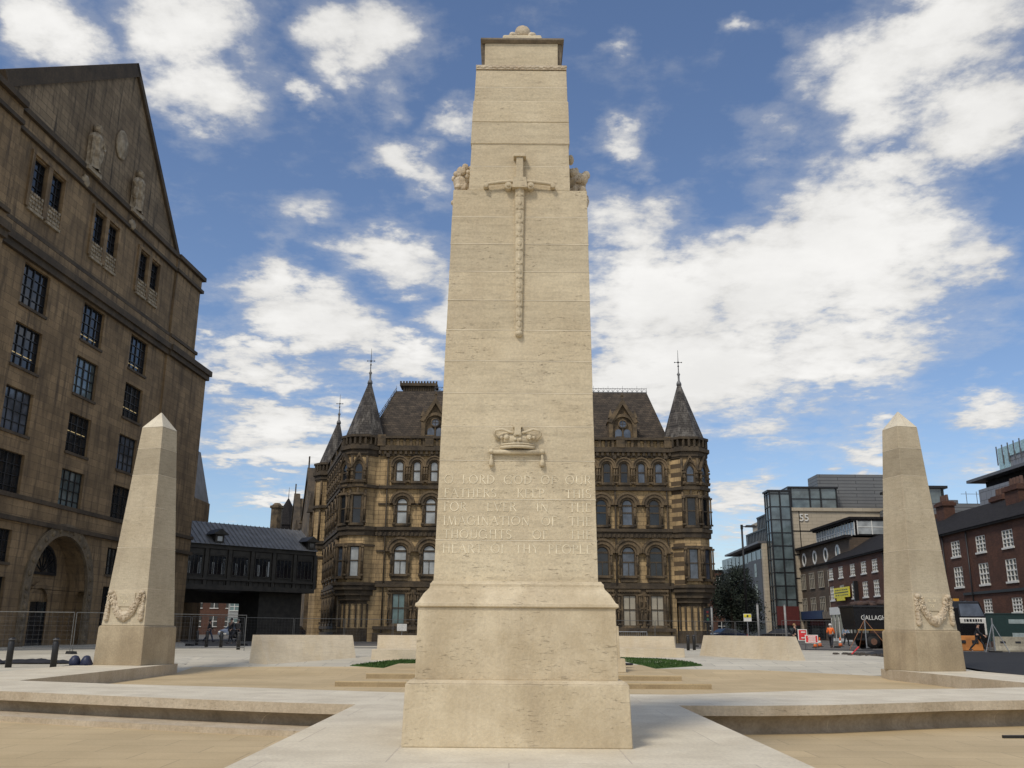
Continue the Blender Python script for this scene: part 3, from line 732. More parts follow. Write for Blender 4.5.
# ------------------------------------------------------------------ EXTENSION BUILDING (left)
# local frame: x along the facade away from the camera (x = -s), -y outwards to the plaza
th0=math.atan2(.998,.061)
ext=thing('office_building','huge grimy stone civic block on the left with a steep gable end','building',(-26.8,75,0),th0)
C_=-17.0 # facade centre
wins=[]
for cxw in(-10.3,-17.0,-23.8):
    for zc in(9.55,13.15,16.9,20.5): wins.append((cxw-1.36,cxw+1.36,zc-1.25,zc+1.25))
low=[(-11.4,-9.2,4.7,6.5),(-24.8,-22.6,4.7,6.5),(-11.4,-9.2,.4,3.9),(-24.8,-22.6,.4,3.9)]
pairs=[]
for cxw in(-10.3,-17.0,-24.2):
    for s_ in(-1,1): pairs.append((cxw+s_*.95-.78,cxw+s_*.95+.78,25.95,28.15))
niche=(C_-3.3,C_+3.3,0.0,3.4)
m=MB()
m.wall(-28.0,-5.9,0,7.0,[niche+(),(C_-3.3,C_+3.3,3.4,6.85)]+low,.45)   # arch head filled below
m.wall(-28.0,-5.9,7.0,22.0,wins,.30)
m.wall(-28.0,-5.9,22.0,30.0,pairs,.30)
# reveal depth of the niche + spandrels
oa=[(C_+x,z) for x,z in arch(3.3,0,3.5,20)]
outer=[(C_-3.31,0)]
for x,z in oa[1:-1]:
    dx=x-C_; k=max(abs(dx)/3.31,(z-3.4)/3.46) or 1
    outer.append((C_+dx/k if abs(dx)/3.31>=(z-3.4)/3.46 else C_+dx/k, 3.4+(z-3.4)/k if (z-3.4)/k<3.46 else 6.86))
outer.append((C_+3.31,0))
m.ring(oa,outer,.004,1.3)
m.quad((C_-3.3,1.3,0),(C_+3.3,1.3,0),(C_+3.3,1.3,6.9),(C_-3.3,1.3,6.9))
# flank and rear walls
m.box(-60,30,.45,.5,0,.01)
m.quad((1.94,0,0),(1.94,30,0),(1.94,30,22),(1.94,0,22)); m.quad((-36,30,0),(1.94,30,0),(1.94,30,30),(-36,30,30)); 
m.quad((-.91,0,22),(-.91,30,22),(-.91,30,30),(-.91,0,30)); m.quad((-36,0,0),(-36,0,30),(-36,30,30),(-36,30,0))
m.quad((-36,0.5,29.9),(0,0.5,29.9),(0,30,29.9),(-36,30,29.9))
# projecting corner piers
m.box(-5.9,1.95,-.15,.6,0,22.0); m.box(-5.7,-.9,-.12,.6,22,30.0); m.box(-36,-28.0,-.35,.6,0,30.6)
m.build('wall',M_ext,ext)
# gable
m=MB(); gl=(-29.6,31.2); gr=(-5.9,30.2); ap=(-15.8,40.9)
m.extr([(-29.6,30.2),gr,ap,gl],0.0,.9); m.build('gable_wall',M_extg,ext)
m=MB()
def slab(a,b,y0,y1,th):
    d=Vector((b[0]-a[0],b[1]-a[1])).normalized(); nrm=Vector((-d.y,d.x))*th
    m.extr([a,b,(b[0]+nrm.x,b[1]+nrm.y),(a[0]+nrm.x,a[1]+nrm.y)],y0,y1)
slab((ap[0],ap[1]+.35),(gr[0]+.3,gr[1]+.1),-.2,1.0,-.4)
slab((gl[0]-.3,gl[1]+.1),(ap[0],ap[1]+.35),-.2,1.0,-.95)
m.build('gable_coping',M_extd,ext)
m=MB(); m.extr([(-29.6,30),(-5.8,30),(-15.8,40.5),(-29.6,30.8)],1.05,30); m.build('roof',M_dkroof,ext)
# string courses and cornices
m=MB()
for x0,x1,off in((-28.0,-5.9,0),(-5.9,1.85,-.15),(-36,-28.0,-.35)):
    for z0,z1,p in((7.0,7.25,.25),(8.25,8.5,.22),(21.9,22.3,.25),(22.3,22.75,.42),(23.4,23.65,.2),(28.9,29.15,.22),(30.0,30.35,.3)):
        if x0==-5.9 and z0>22.9: xa,xb,of=-5.9,-.85,-.12
        else: xa,xb,of=x0,x1,off
        m.box(xa-.0,xb+(p if xb>-5 else 0),of-p,.3,z0,z1); m.mark()
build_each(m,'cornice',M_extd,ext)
m=MB(); m.box(-28,-5.9,-.18,.1,22.76,23.39); m.mark(); m.box(-5.9,-.85,-.22,.1,22.76,23.39)
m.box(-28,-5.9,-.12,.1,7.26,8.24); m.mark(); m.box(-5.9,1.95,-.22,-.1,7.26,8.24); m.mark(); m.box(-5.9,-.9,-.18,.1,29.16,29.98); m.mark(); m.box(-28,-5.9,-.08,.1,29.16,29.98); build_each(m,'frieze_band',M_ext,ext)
# arch surround of the portal
m=MB(); i1=[(C_+x,z) for x,z in arch(3.25,0,3.45,20)]; o1=[(C_+x,z) for x,z in arch(4.0,0,2.95+.5,20)]
m.ring(i1,o1,-.14,.05); m.smooth=True
for k in range(29):
    if k<6: p=[(-3.62,.5+k*.55)]
    else: p=[]
for s_ in(-1,1):
    for k in range(5): m.ball((C_+3.62*s_,-.14,.5+k*.62),.2,1,.5,1,8,.3,k)
for k in range(15):
    a=PI*k/14; m.ball((C_+3.62*math.cos(a),-.14,3.45+3.62*math.sin(a)),.2,1,.5,1,8,.3,k)
m.build('portal_arch',M_thm if False else stone('dark_carved_arch',(.11,.085,.055),(.19,.145,.09),1.5,grain=.25,bump=.03,gr_scale=8),ext)
# lunette + door inside niche
m=MB(); oa2=[(C_+x,z) for x,z in arch(1.5,4.45,4.6,14)]; m.extr(oa2,1.2,1.29); o=m.build('lunette_window',M_glass,ext)
m=MB()
for a in range(1,6):
    t=PI*a/6; m.cyl((C_,1.18,4.5),(C_+1.5*math.cos(t),1.18,4.6+1.45*math.sin(t)),.03,n=4)
m.ring([(C_+x,z) for x,z in arch(1.45,4.45,4.6,14)],[(C_+x,z) for x,z in arch(1.6,4.35,4.6,14)],1.15,1.25); m.box(C_-1.6,C_+1.6,1.14,1.25,4.35,4.5)
f=m.build('frame',M_black,o)
m=MB(); m.ring([(C_+x,z) for x,z in arch(.95,0,2.6,12)],[(C_+x,z) for x,z in arch(1.3,0,2.6,12)],1.1,1.28); m.build('door_surround',M_ext,ext)
m=MB(); m.box(C_-.93,C_+.93,1.2,1.28,.1,2.7); d_=m.build('door',M_glass,ext)
m=MB(); 
for a,b in((-.95,-.85),(-.05,.05),(.85,.95)): m.box(C_+a,C_+b,1.15,1.22,.1,2.72)
m.box(C_-.85,C_+.85,1.152,1.22,1.3,1.4); m.build('door_frame',M_black,d_)
# window prototype (steel casement)
def steel_window(w,h,cols,rows,name='window',lamp=None):
    m=MB(); m.box(-w/2,w/2,.25,.27,-h/2,h/2); p=m.build(name,M_glass,ext)
    m=MB(); t=.032
    for i in range(cols+1):
        x=-w/2+w*i/cols; tt=t*1.6 if i in(0,cols,cols//2) else t*.7; m.box(max(x-tt,-w/2),min(x+tt,w/2),.18,.248,-h/2,h/2)
    for j in range(rows+1):
        z=-h/2+h*j/rows; tt=t*1.6 if j in(0,rows) else t*.7; m.box(-w/2+.01,w/2-.01,.185,.247,max(z-tt,-h/2),min(z+tt,h/2))
    f=m.build('frame',M_black,p)
    m=MB(); m.box(-w/2-.08,w/2+.08,-.10,.178,-h/2-.16,-h/2-.002); s_=m.build('sill',M_extd,p)
    return p,[f,s_]
P0,SB0=steel_window(2.72,2.5,4,4); first=True
for k,(a,b,c,d) in enumerate(wins):
    if first: P0.location=((a+b)/2,0,(c+d)/2); first=False; q=P0
    else: q=dupchild(P0,ext,((a+b)/2,0,(c+d)/2),subs=SB0)
    if k in(1,4,6,9): q.material_slots[0].link='OBJECT'; q.material_slots[0].material=M_glassb if k%2 else M_glasst
    if k in(3,7,10,2,5):
        mm=MB(); z_=(-.8,.1,-.5,-.85)[k%4]; w_=.9+.2*((k*7)%3)
        mm.box(-w_,w_*.9,.235,.246,z_,z_+.05); lp=mm.build('ceiling_lamp',M_lamp,q)
P1,SB1=steel_window(1.56,2.2,3,4)
for k,(a,b,c,d) in enumerate(pairs):
    if k==0: P1.location=((a+b)/2,0,(c+d)/2)
    else: dupchild(P1,ext,((a+b)/2,0,(c+d)/2),subs=SB1)
P2,SB2=steel_window(2.2,1.8,4,3); P3,SB3=steel_window(2.2,3.5,4,5)
for k,(a,b,c,d) in enumerate(low):
    P,SBk=(P2,SB2) if k<2 else (P3,SB3)
    if k in(0,2): P.location=((a+b)/2,0,(c+d)/2)
    else: dupchild(P,ext,((a+b)/2,0,(c+d)/2),subs=SBk)
# carved panels under the paired windows, brackets
random.seed(11); proto=None
for cxw in(-10.3,-17.0,-24.2):
    for s_ in(-1,1):
        if proto is None:
            m=MB(); m.box(-.72,.72,-.06,.1,-.55,.42); m.smooth=True
            for i in range(5):
                for j in range(4): m.ball((-.55+.27*i+random.uniform(-.05,.05),-.1,-.4+.27*j),.11,1.1,.35,.9,6,.6,i*7+j)
            m.smooth=False; m.box(-.8,.8,-.16,.05,-.72,-.56)
            proto=m.build('carved_panel',M_extc,ext); proto.location=(cxw+s_*.95,0,25.45)
        else: dupchild(proto,ext,(cxw+s_*.95,0,25.45))
m=MB()
for cxw in(-10.3,-17.0,-24.2):
    for a,b in((-1.95,-1.68),(-.22,.22),(1.68,1.95)): m.box(cxw+a,cxw+b,-.12,.1,24.9,28.25)
    m.box(cxw-1.98,cxw+1.98,-.14,.1,28.25,28.45); m.mark()
build_each(m,'window_surround',M_ext,ext)
# medallion, statues, crests
m=MB(); m.smooth=True
m.lathe((0,0,0),[(.80,0),(.82,.1),(.7,.16),(.62,.1),(.5,.2),(.2,.26)],20,.06); 
o=m.build('medallion',M_extc,ext); o.location=(-16.4,0.0,34.2); o.rotation_euler=(R(90),0,0); o.scale=(1,1.35,1)
for xs_,z in((-20.0,30.35),(-13.7,30.35)):
    m=MB(); m.smooth=True
    m.smooth=False
    pf=[(.50,0),(.44,.2),(.42,.6),(.46,1.1),(.42,1.5),(.50,1.85),(.36,2.1),(.15,2.25)]
    nn=22; vs=[]
    for r_,z_ in pf:
        for q in range(nn):
            a_=2*PI*q/nn; k_=1+.16*math.cos(7*a_+z_*1.3+xs_)*(1 if z_<1.7 else .3); vs.append((math.cos(a_)*r_*k_*1.05,-.15+math.sin(a_)*r_*k_*.8,z_))
    m.add(vs,[(b_*nn+q,b_*nn+(q+1)%nn,(b_+1)*nn+(q+1)%nn,(b_+1)*nn+q) for b_ in range(len(pf)-1) for q in range(nn)])
    m.ball((0,-.2,2.48),.24,1,1,1.2,10,.2,xs_); sg=1 if xs_<-17 else -1
    m.tube([(.4*sg,-.25,1.95),(.75*sg,-.3,1.6),(.55*sg,-.4,1.35)],[.16,.13,.1],6); m.ball((.45*sg,-.3,1.1),.35,.8,.5,1.3,8,.5,2); m.smooth=False; m.box(-.7,.7,-.4,.0,-.25,.0)
    o=m.build('statue',M_extc,ext); o.location=(xs_,0,z); o.scale=(1.2,1.2,1.2)
for xs_ in(-20.4,-13.8):
    m=MB(); m.smooth=True; m.ball((0,-.1,0),.45,1,.5,.9,10,.6,xs_); o=m.build('crest',M_extc,ext); o.location=(xs_,0,29.3)
# rear stair tower with lead roof seen past the corner
st=thing('stair_tower','slim roof end with dark parapet peeping out behind the grimy civic block','roof tower',(-32.1,88,0))
m=MB(); m.box(-2.6,2.0,-2,4,0,13.2); m.build('wall',M_ext,st)
m=MB(); m.frus((-2.6,1.9,-2,4),13.2,(-2.6,.6,0,4),18.4); m.build('roof',M_lead,st)
m=MB(); m.extr([(1.15,13.2),(2.1,13.2),(2.0,15.2),(1.75,18.9),(1.2,18.9),(1.05,15.5)],-2.2,-1.7); m.box(.9,2.3,-2.4,-1.5,12.8,13.2); m.build('parapet',M_extd,st)

# ------------------------------------------------------------------ TOWN HALL (centre)
thl=thing('town_hall','ornate sandstone gothic civic hall behind the pylon with two conical corner turrets','building',(0,88,0))
FX0,FX1=-13.0,15.5
SIDE=(Vector((-16.3,.6,0)),math.atan2(.958,-.285)) # side wall start, direction
sd=Vector((-.285,.958,0)); 

# side frame: x grows toward the camera (right as seen from outside), -y outward-left
ML=24.0
m=MB(); m.box(FX0,FX1,0,16,0,19.1); 
m.prism([(-16.2,1.0),(-13,0.01),(-13,17),(-21.05,17.3)][::1],0,18.3) 
m.box(FX1-.5,19.0,2.5,16,0,18.5); m.build('wall',M_th,thl)
MSD=Matrix.Translation((-16.2,1.0,0))@Matrix.Rotation(math.atan2(-.958,.285),4,'Z')
def front(x): return Matrix.Translation((x,0,0))
# mouldings along front and side
def dentils(m,x0,x1,y,z0,z1,step,w,p):
    n=int((x1-x0)/step)
    for i in range(n+1): 
        x=x0+(x1-x0)*i/n; m.box(x-w/2,x+w/2,y-p,y,z0,z1)
def courses(m,x0,x1):
    m.box(x0,x1,-.32,.02,5.05,5.32); m.box(x0,x1,-.14,.02,5.33,5.6); m.mark(); m.box(x0,x1,-.12,.02,8.28,8.46)
    m.mark(); m.box(x0,x1,-.42,.02,10.3,10.6); m.box(x0,x1,-.25,.02,9.75,10.3); dentils(m,x0,x1,-.24,9.8,10.1,.42,.2,.14); m.mark(); m.box(x0,x1,-.12,.02,12.72,12.88)
    m.mark(); m.box(x0,x1,-.36,.02,14.25,14.55); m.mark(); m.box(x0,x1,-.45,.02,17.95,18.3); m.box(x0,x1,-.2,.02,17.45,17.6); dentils(m,x0,x1,-.02,17.6,17.94,.5,.24,.36)
    m.box(x0,x1,-.35,.25,18.3,18.45); m.box(x0,x1,-.42,.3,19.15,19.38); m.mark(); m.box(x0,x1,-.3,.02,.0,.9); m.box(x0,x1,-.36,.02,1.2,1.5); m.mark()
m=MB(); courses(m,FX0+.3,FX1-.2); m.x=MSD; courses(m,-17,-.4); build_each(m,'string_course',M_thd,thl)
def balus(m,x0,x1):
    n=int((x1-x0)/.62)
    for i in range(n):
        x=x0+(x1-x0)*(i+.5)/n; m.box(x-.12,x+.12,-.25,.15,18.45,19.15)
    k=int((x1-x0)/4.6)
    for i in range(k+1):
        x=x0+(x1-x0)*i/k; m.box(x-.4,x+.4,-.4,.2,18.4,19.5)
m=MB(); balus(m,FX0+.4,FX1-.3); m.x=MSD; balus(m,-16.5,-.6); m.build('balustrade',M_thm,thl)
m=MB(); m.box(FX0,FX1,.3,.34,18.3,19.2); m.build('parapet_back',M_thd,thl)
# window prototypes facing -y at the origin
def colonette(m,x,z0,z1,r=.10,y=-.26):
    m.smooth=True; m.cyl((x,y,z0),(x,y,z1),r,n=7); m.smooth=False
    m.box(x-r*1.6,x+r*1.6,y-r*1.6,y+.2,z1-.18,z1); m.box(x-r*1.6,x+r*1.6,y-r*1.6,y+.2,z0,z0+.16); m.box(x-r*1.4,x+r*1.4,y-r*1.4,y+.1,(z0+z1)/2-.07,(z0+z1)/2+.07)
def win_arch(w,z0,zs,rings,col=None,sill=True,pointed=False,glass=M_glassb,name='window',sub=None):
    "returns surround object with pane + sash children"
    m=MB(); a=arch(w,z0,zs,12,pointed)
    prev=w
    for k,(dw,yy) in enumerate(rings):
        o_=[(x*(prev+dw)/w if True else x, z0 if i in(0,len(a)-1) else zs+(z-zs)*(prev+dw)/w) for i,(x,z) in enumerate(a)]
        i_=[(x*prev/w, z0 if i in(0,len(a)-1) else zs+(z-zs)*prev/w) for i,(x,z) in enumerate(a)]
        if k>0: i_=[(i_[0][0],zs)]+i_[1:-1]+[(i_[-1][0],zs)]; o_=[(o_[0][0],zs)]+o_[1:-1]+[(o_[-1][0],zs)]
        m.ring(i_,o_,-yy,.02); prev+=dw
    if sill: m.box(-w-.35,w+.35,-.34,.02,z0-.22,z0); m.box(-w-.15,w+.15,-.2,.02,z0-.6,z0-.22)
    if col:
        for s_ in(-1,1):
            colonette(m,s_*(w+col),z0-.1,zs,.085)
    sur=m.build(name,M_thm,thl)
    m=MB(); m.extr(a,-.06,-.02); pane=m.build('pane',glass,sur)
    m=MB(); t=.05; i2=[(x*(w-.09)/w,(z0+.07) if i in(0,len(a)-1) else zs+(z-zs)*(w-.09)/w) for i,(x,z) in enumerate(a)]
    m.ring(i2,a,-.12,-.05); m.box(-w+.05,w-.05,-.13,-.05,(z0+zs)/2+.15,(z0+zs)/2+.27); 
    if sub: m.box(-.03,.03,-.115,-.055,z0,(z0+zs)/2+.15)
    fr=m.build('sash',M_thd,sur); return sur,[pane,fr]
def win_rect(w,z0,z1,glass=M_glassg,hood=True,cols=2):
    m=MB(); a=[(-w,z0),(-w,z1),(w,z1),(w,z0)]; o_=[(-w-.22,z0-.02),(-w-.22,z1+.2),(w+.22,z1+.2),(w+.22,z0-.02)]
    m.ring(a,o_,-.22,.02); m.box(-w-.3,w+.3,-.3,.02,z0-.25,z0-.021)
    if hood: m.box(-w-.45,w+.45,-.36,.02,z1+.3,z1+.5); dentils(m,-w-.35,w+.35,-.02,z1+.2,z1+.3,.22,.12,.3)
    for s_ in(-1,1): colonette(m,s_*(w+.34),z0,z1+.1,.08)
    sur=m.build('window',M_thm,thl)
    m=MB(); m.extr(a[::-1],-.06,-.02); pane=m.build('pane',glass,sur)
    m=MB(); m.box(-w,w,-.13,-.05,(z0+z1)/2,(z0+z1)/2+.1); m.ring([(-w+.07,z0+.07),(-w+.07,z1-.07),(w-.07,z1-.07),(w-.07,z0+.07)],a,-.12,-.05)
    if cols==2: m.box(-.03,.03,-.115,-.055,z0,z1)
    fr=m.build('sash',M_thd,sur); return sur,[pane,fr]
def inst(proto,subs,xs_list,M=None,glasses=None):
    first_used=[False]
    return
def place(proto,subs,items):
    "items: (x,y,rotz,glass material or None); the first takes the prototype"
    for k,(x,y,rz,g) in enumerate(items):
        if k==0:
            proto.location=(x,y,0); proto.rotation_euler=(0,0,rz); pn=subs[0]
        else:
            c=dupchild(proto,thl,(x,y,0),(0,0,rz),())
            for q in subs:
                d=q.copy(); COL.objects.link(d); d.parent=c
                if q is subs[0]: pn=d
        if g is not None:
            if k==0: pass
            pn.material_slots[0].link='OBJECT'; pn.material_slots[0].material=g
upx=[397.3,426.6,453.3,480,507,548,575,601.7,628.2,656.0]
def px2x(px): return (px-527.5)/10.75+1.72
cols=[px2x(p) for p in upx]
sxd=math.atan2(-.958,.285)
def side(x): v=MSD@Vector((x,0,0)); return (v.x,v.y,sxd,M_glass)
A1,S1=win_arch(.62,6.25,8.3,[(.22,.22),(.34,.36),(.20,.46)],.22,sub=True)
place(A1,S1,[(x,0,0,(M_glassl if i in(0,1) else (M_glass if i in(7,9) else M_glassb))) for i,x in enumerate(cols)]+[side(-2.2-2.9*k) for k in range(5)])
A2,S2=win_arch(.52,10.95,12.85,[(.2,.2),(.30,.34),(.18,.42)],.2)
place(A2,S2,[(x,0,0,(M_glassl if i in(0,1) else (M_glass if i in(7,9) else M_glassb))) for i,x in enumerate(cols)]+[side(-2.2-2.9*k) for k in range(5)])
A3,S3=win_arch(.38,15.0,16.55,[(.16,.2),(.24,.32),(.12,.40)],.34,sill=True)
arc=[px2x(393.4+ (661.7-393.4)*i/15) for i in range(16)]
place(A3,S3,[(x,0,0,(M_glassl if i in(0,1,2) else (M_glass if i in(12,13) else M_glassb))) for i,x in enumerate(arc)]+[side(-1.6-1.75*k) for k in range(8)])
A0,S0=win_rect(.6,1.75,4.45)
place(A0,S0,[(x,0,0,(M_glassc if i in(8,9) else M_glassg)) for i,x in enumerate(cols)]+[side(-2.2-2.9*k) for k in range(5)])
# pilasters between ground-floor bays
m=MB()
for a_,b_ in zip(cols,cols[1:]):
    c_=(a_+b_)/2; m.box(c_-.25,c_+.25,-.16,.02,.9,5.04)
    for s_ in(-1,1): colonette(m,c_+.2*s_,1.5,3.1,.07,-.22); colonette(m,c_+.2*s_,3.2,4.6,.07,-.22)
    m.mark()
build_each(m,'pilaster',M_thm,thl)
for x in(-11.9,14.9,9.95):
    m=MB(); m.smooth=True; m.cyl((x,-.2,.5),(x,-.2,17.6),.08,n=6); m.smooth=False; m.box(x-.18,x+.18,-.36,-.05,17.3,17.7); m.build('downpipe',M_thd,thl)
# main roof
RX0,RX1,TX0,TX1=-14.6,15.7,-12.0,14.0
m=MB(); m.add([(RX0,.5,18.6),(RX1,.5,18.6),(RX1,15,18.6),(RX0,15,18.6),(TX0,4.6,25.15),(TX1,4.6,25.15),(TX1,10.5,25.15),(TX0,10.5,25.15)],[(4,5,6,7),(0,1,5,4),(1,2,6,5),(2,3,7,6),(3,0,4,7)])
m.build('roof',M_slate,thl)
m=MB(); 
v0=MSD@Vector((0,0.5,0)); v1=MSD@Vector((-22,0.5,0)); v2=MSD@Vector((-22,10,0)); v3=MSD@Vector((0,6,0)); r0=MSD@Vector((-1,5,0)); r1=MSD@Vector((-22,5,0))
m.add([(v0.x,v0.y,18.5),(v1.x,v1.y,18.5),(v2.x,v2.y,18.5),(v3.x,v3.y,18.5),(r0.x,r0.y,22.5),(r1.x,r1.y,22.5)],[(1,0,4,5),(3,2,5,4),(0,3,4),(2,1,5)]); m.build('side_roof',M_slate,thl)
# ridge cresting
m=MB()
def crest(m,a,b,h,n):
    a=Vector(a);b=Vector(b)
    m.cyl(a+Vector((0,0,.05)),b+Vector((0,0,.05)),.05,n=4); m.cyl(a+Vector((0,0,h*.6)),b+Vector((0,0,h*.6)),.03,n=4)
    for i in range(n+1):
        p=a.lerp(b,i/n); hh=h if i%3==0 else h*.75; m.cyl(p,p+Vector((0,0,hh)),.035,.015,4)
        if i<n: q=a.lerp(b,(i+.5)/n); m.cyl(p+Vector((0,0,h*.1)),q+Vector((0,0,h*.6)),.02,n=3); m.cyl(q+Vector((0,0,h*.6)),a.lerp(b,(i+1)/n)+Vector((0,0,h*.1)),.02,n=3)
crest(m,(-8,4.6,25.15),(TX1,4.6,25.15),.75,44); crest(m,(TX0,4.6,25.15),(RX0+.3,1.0,19.6),.6,10); 
m.build('ridge_cresting',M_iron,thl)
# chimney stack (ridge, left)
m=MB(); m.box(-11.6,-7.9,5,6.6,24.7,25.2); m.box(-11.4,-8.1,5.1,6.5,25.2,25.8); m.box(-11.7,-7.8,4.8,6.8,25.8,26.1)
for i in range(13): m.box(-11.7+i*.31,-11.52+i*.31,4.8,5.0,26.1,26.3); m.box(-11.3+i*.25,-11.2+i*.25,5.0,5.1,25.2,25.8)
m.build('chimney',M_thd,thl)
# dormers
for k,(x,_) in enumerate(((px2x(428.5),0),(px2x(626),0),(px2x(527),0))):
    m=MB(); a=arch(.95,18.6,20.6,12); 
    m.box(x-1.35,x-1.0,-.05,1.5,18.4,21.4,); m.box(x+1.0,x+1.35,-.05,1.5,18.4,21.4); 
    for s_ in(-1,1): m.frus((x+s_*1.2-.24,x+s_*1.2+.24,-.15,.3),21.4,(x+s_*1.2-.02,x+s_*1.2+.02,.05,.1),22.3)
    oa_=[(x+p[0],p[1]) for p in a]; ou=[(x-1.1,18.6)]+[(x+max(-1.1,min(1.1,p[0]*1.3)), min(20.6+(p[1]-20.6)*1.3+ .0, 23.0-abs(p[0])*1.1)) for p in a[1:-1]]+[(x+1.1,18.6)]
    m.ring(oa_,ou,.0,.4)
    m.extr([(x-1.15,21.2),(x+1.15,21.2),(x,23.2)],.25,1.2)
    m.ring([(x-1.1,20.9),(x,22.75),(x+1.1,20.9)],[(x-1.5,21.0),(x,23.35),(x+1.5,21.0)],-.15,.4); m.box(x-.06,x+.06,.1,.2,23.3,24.0); m.box(x-.2,x+.2,.1,.2,23.6,23.72)
    m.box(x-1.1,x+1.1,.3,4.5,18.6,21.3)
    m.extr([(x-1.45,21.2),(x+1.45,21.2),(x,23.1)],1.0,6.0)
    d=m.build('dormer',M_thm,thl)
    m=MB(); 
    for s_ in(-1,1): m.extr([(x+s_*.42+p[0],p[1]) for p in arch(.33,18.9,20.0,8)],.22,.29)
    m.cyl((x,.20,20.85),(x,.29,20.85),.36,n=14); m.build('pane',M_glassb,d)
    m=MB(); m.box(x-.06,x+.06,.12,.3,18.8,20.4)
    ci=[(x+.34*math.cos(2*PI*i/16),20.85+.34*math.sin(2*PI*i/16)) for i in range(16)]; cu=[(x+.46*math.cos(2*PI*i/16),20.85+.46*math.sin(2*PI*i/16)) for i in range(16)]
    m.ring(ci,cu,.1,.3,True); m.box(x-.3,x+.3,.16,.25,20.83,20.87); m.box(x-.02,x+.02,.16,.25,20.55,21.15); m.build('tracery',M_thm,d)
# corner turrets
def turret(x,y,Rr=1.95,tip=25.6,rot=0,spx=0,lower=True,zt=18.3,finial=2.8,k=1.0):
    pc=(x,y)
    m=MB(); m.prism(ngon(x,y,Rr),5.35 if lower else 0,zt); 
    if lower: m.prism(ngon(x,y,1.45),0,5.35)
    m.build('turret_wall',M_th,thl)
    m=MB()
    def band(z0,z1,p): m.prism(ngon(x,y,Rr+p),z0,z1)
    seg=[]
    if lower:
        m.prism(ngon(x,y,1.5),3.5,3.8); m.prism(ngon(x,y,1.75),3.8,4.25); m.prism(ngon(x,y,2.0),4.25,4.75); m.prism(ngon(x,y,2.25),4.75,5.15); m.prism(ngon(x,y,2.4),5.15,5.4)
        for i in range(8):
            a=2*PI*(i)/8; 
            for da in(-.2,.2): m.cyl((x+1.5*math.cos(a+da),y+1.5*math.sin(a+da),1.4),(x+1.5*math.cos(a+da),y+1.5*math.sin(a+da),3.5),.09,n=6)
        m.mark(); m.prism(ngon(x,y,1.65),0,1.3)
    m.mark(); band(8.75,8.95,.15); m.mark(); band(10.25,10.6,.35); band(9.75,10.25,.2); m.mark(); band(14.25,14.55,.32); m.mark(); band(17.35,17.5,.12); band(17.95,18.3,.4); band(17.5,17.95,.2)
    band(18.31,18.45,.25); band(19.15,19.38,.35)
    for i in range(24):
        a=2*PI*i/24; m.cyl((x+(Rr+.1)*math.cos(a),y+(Rr+.1)*math.sin(a),18.45),(x+(Rr+.1)*math.cos(a),y+(Rr+.1)*math.sin(a),19.15),.12,n=5)
    build_each(m,'turret_band',M_thd,thl)
    m=MB(); m.prism(ngon(x,y,Rr-.25),18.3,19.2); 
    for i in range(8):
        a=PI/8+2*PI*i/8; rr=Rr+.02; m.smooth=True
        for z0,z1 in((5.6,8.6),(10.7,14.1),(14.6,17.3)): m.cyl((x+rr*math.cos(a),y+rr*math.sin(a),z0),(x+rr*math.cos(a),y+rr*math.sin(a),z1),.13,n=6)
    m.build('turret_shafts',M_thm,thl)
    m=MB(); pts=ngon(x+spx*.5,y,Rr+.16); n=8; tp=(x+spx,y,tip-.9)
    m.add([(p[0],p[1],19.3) for p in pts]+[(tp[0]+.16*math.cos(PI/8+2*PI*i/8),tp[1]+.16*math.sin(PI/8+2*PI*i/8),tp[2]) for i in range(8)],[(i,(i+1)%8,8+(i+1)%8,8+i) for i in range(8)]+[list(range(8,16))])
    m.build('spire_roof',M_spire,thl)
    m=MB(); m.smooth=True
    m.lathe((tp[0],tp[1],tip-1.0),[(.26,0),(.24,.25),(.1,.5),(.1,1.0),(.18,1.15),(.08,1.3),(.04,1.6)],8); m.build('spire_cap',M_lead,thl)
    m=MB(); z=tip+.5; m.cyl((tp[0],tp[1],z),(tp[0],tp[1],z+finial-.6),.05,.015,5); m.cyl((tp[0]-.35,tp[1],z+.9),(tp[0]+.35,tp[1],z+.9),.03,n=4); m.ball((tp[0],tp[1],z+.9),.1); m.ball((tp[0],tp[1],z+.5),.09); m.ball((tp[0]-.35,tp[1],z+.9),.06);m.ball((tp[0]+.35,tp[1],z+.9),.06)
    m.build('finial',M_black,thl)
TL=(-14.55,.9); TR=(17.05,.9)
turret(*TL,tip=25.9,spx=.35,Rr=1.85); turret(*TR,tip=26.0,spx=-.35)
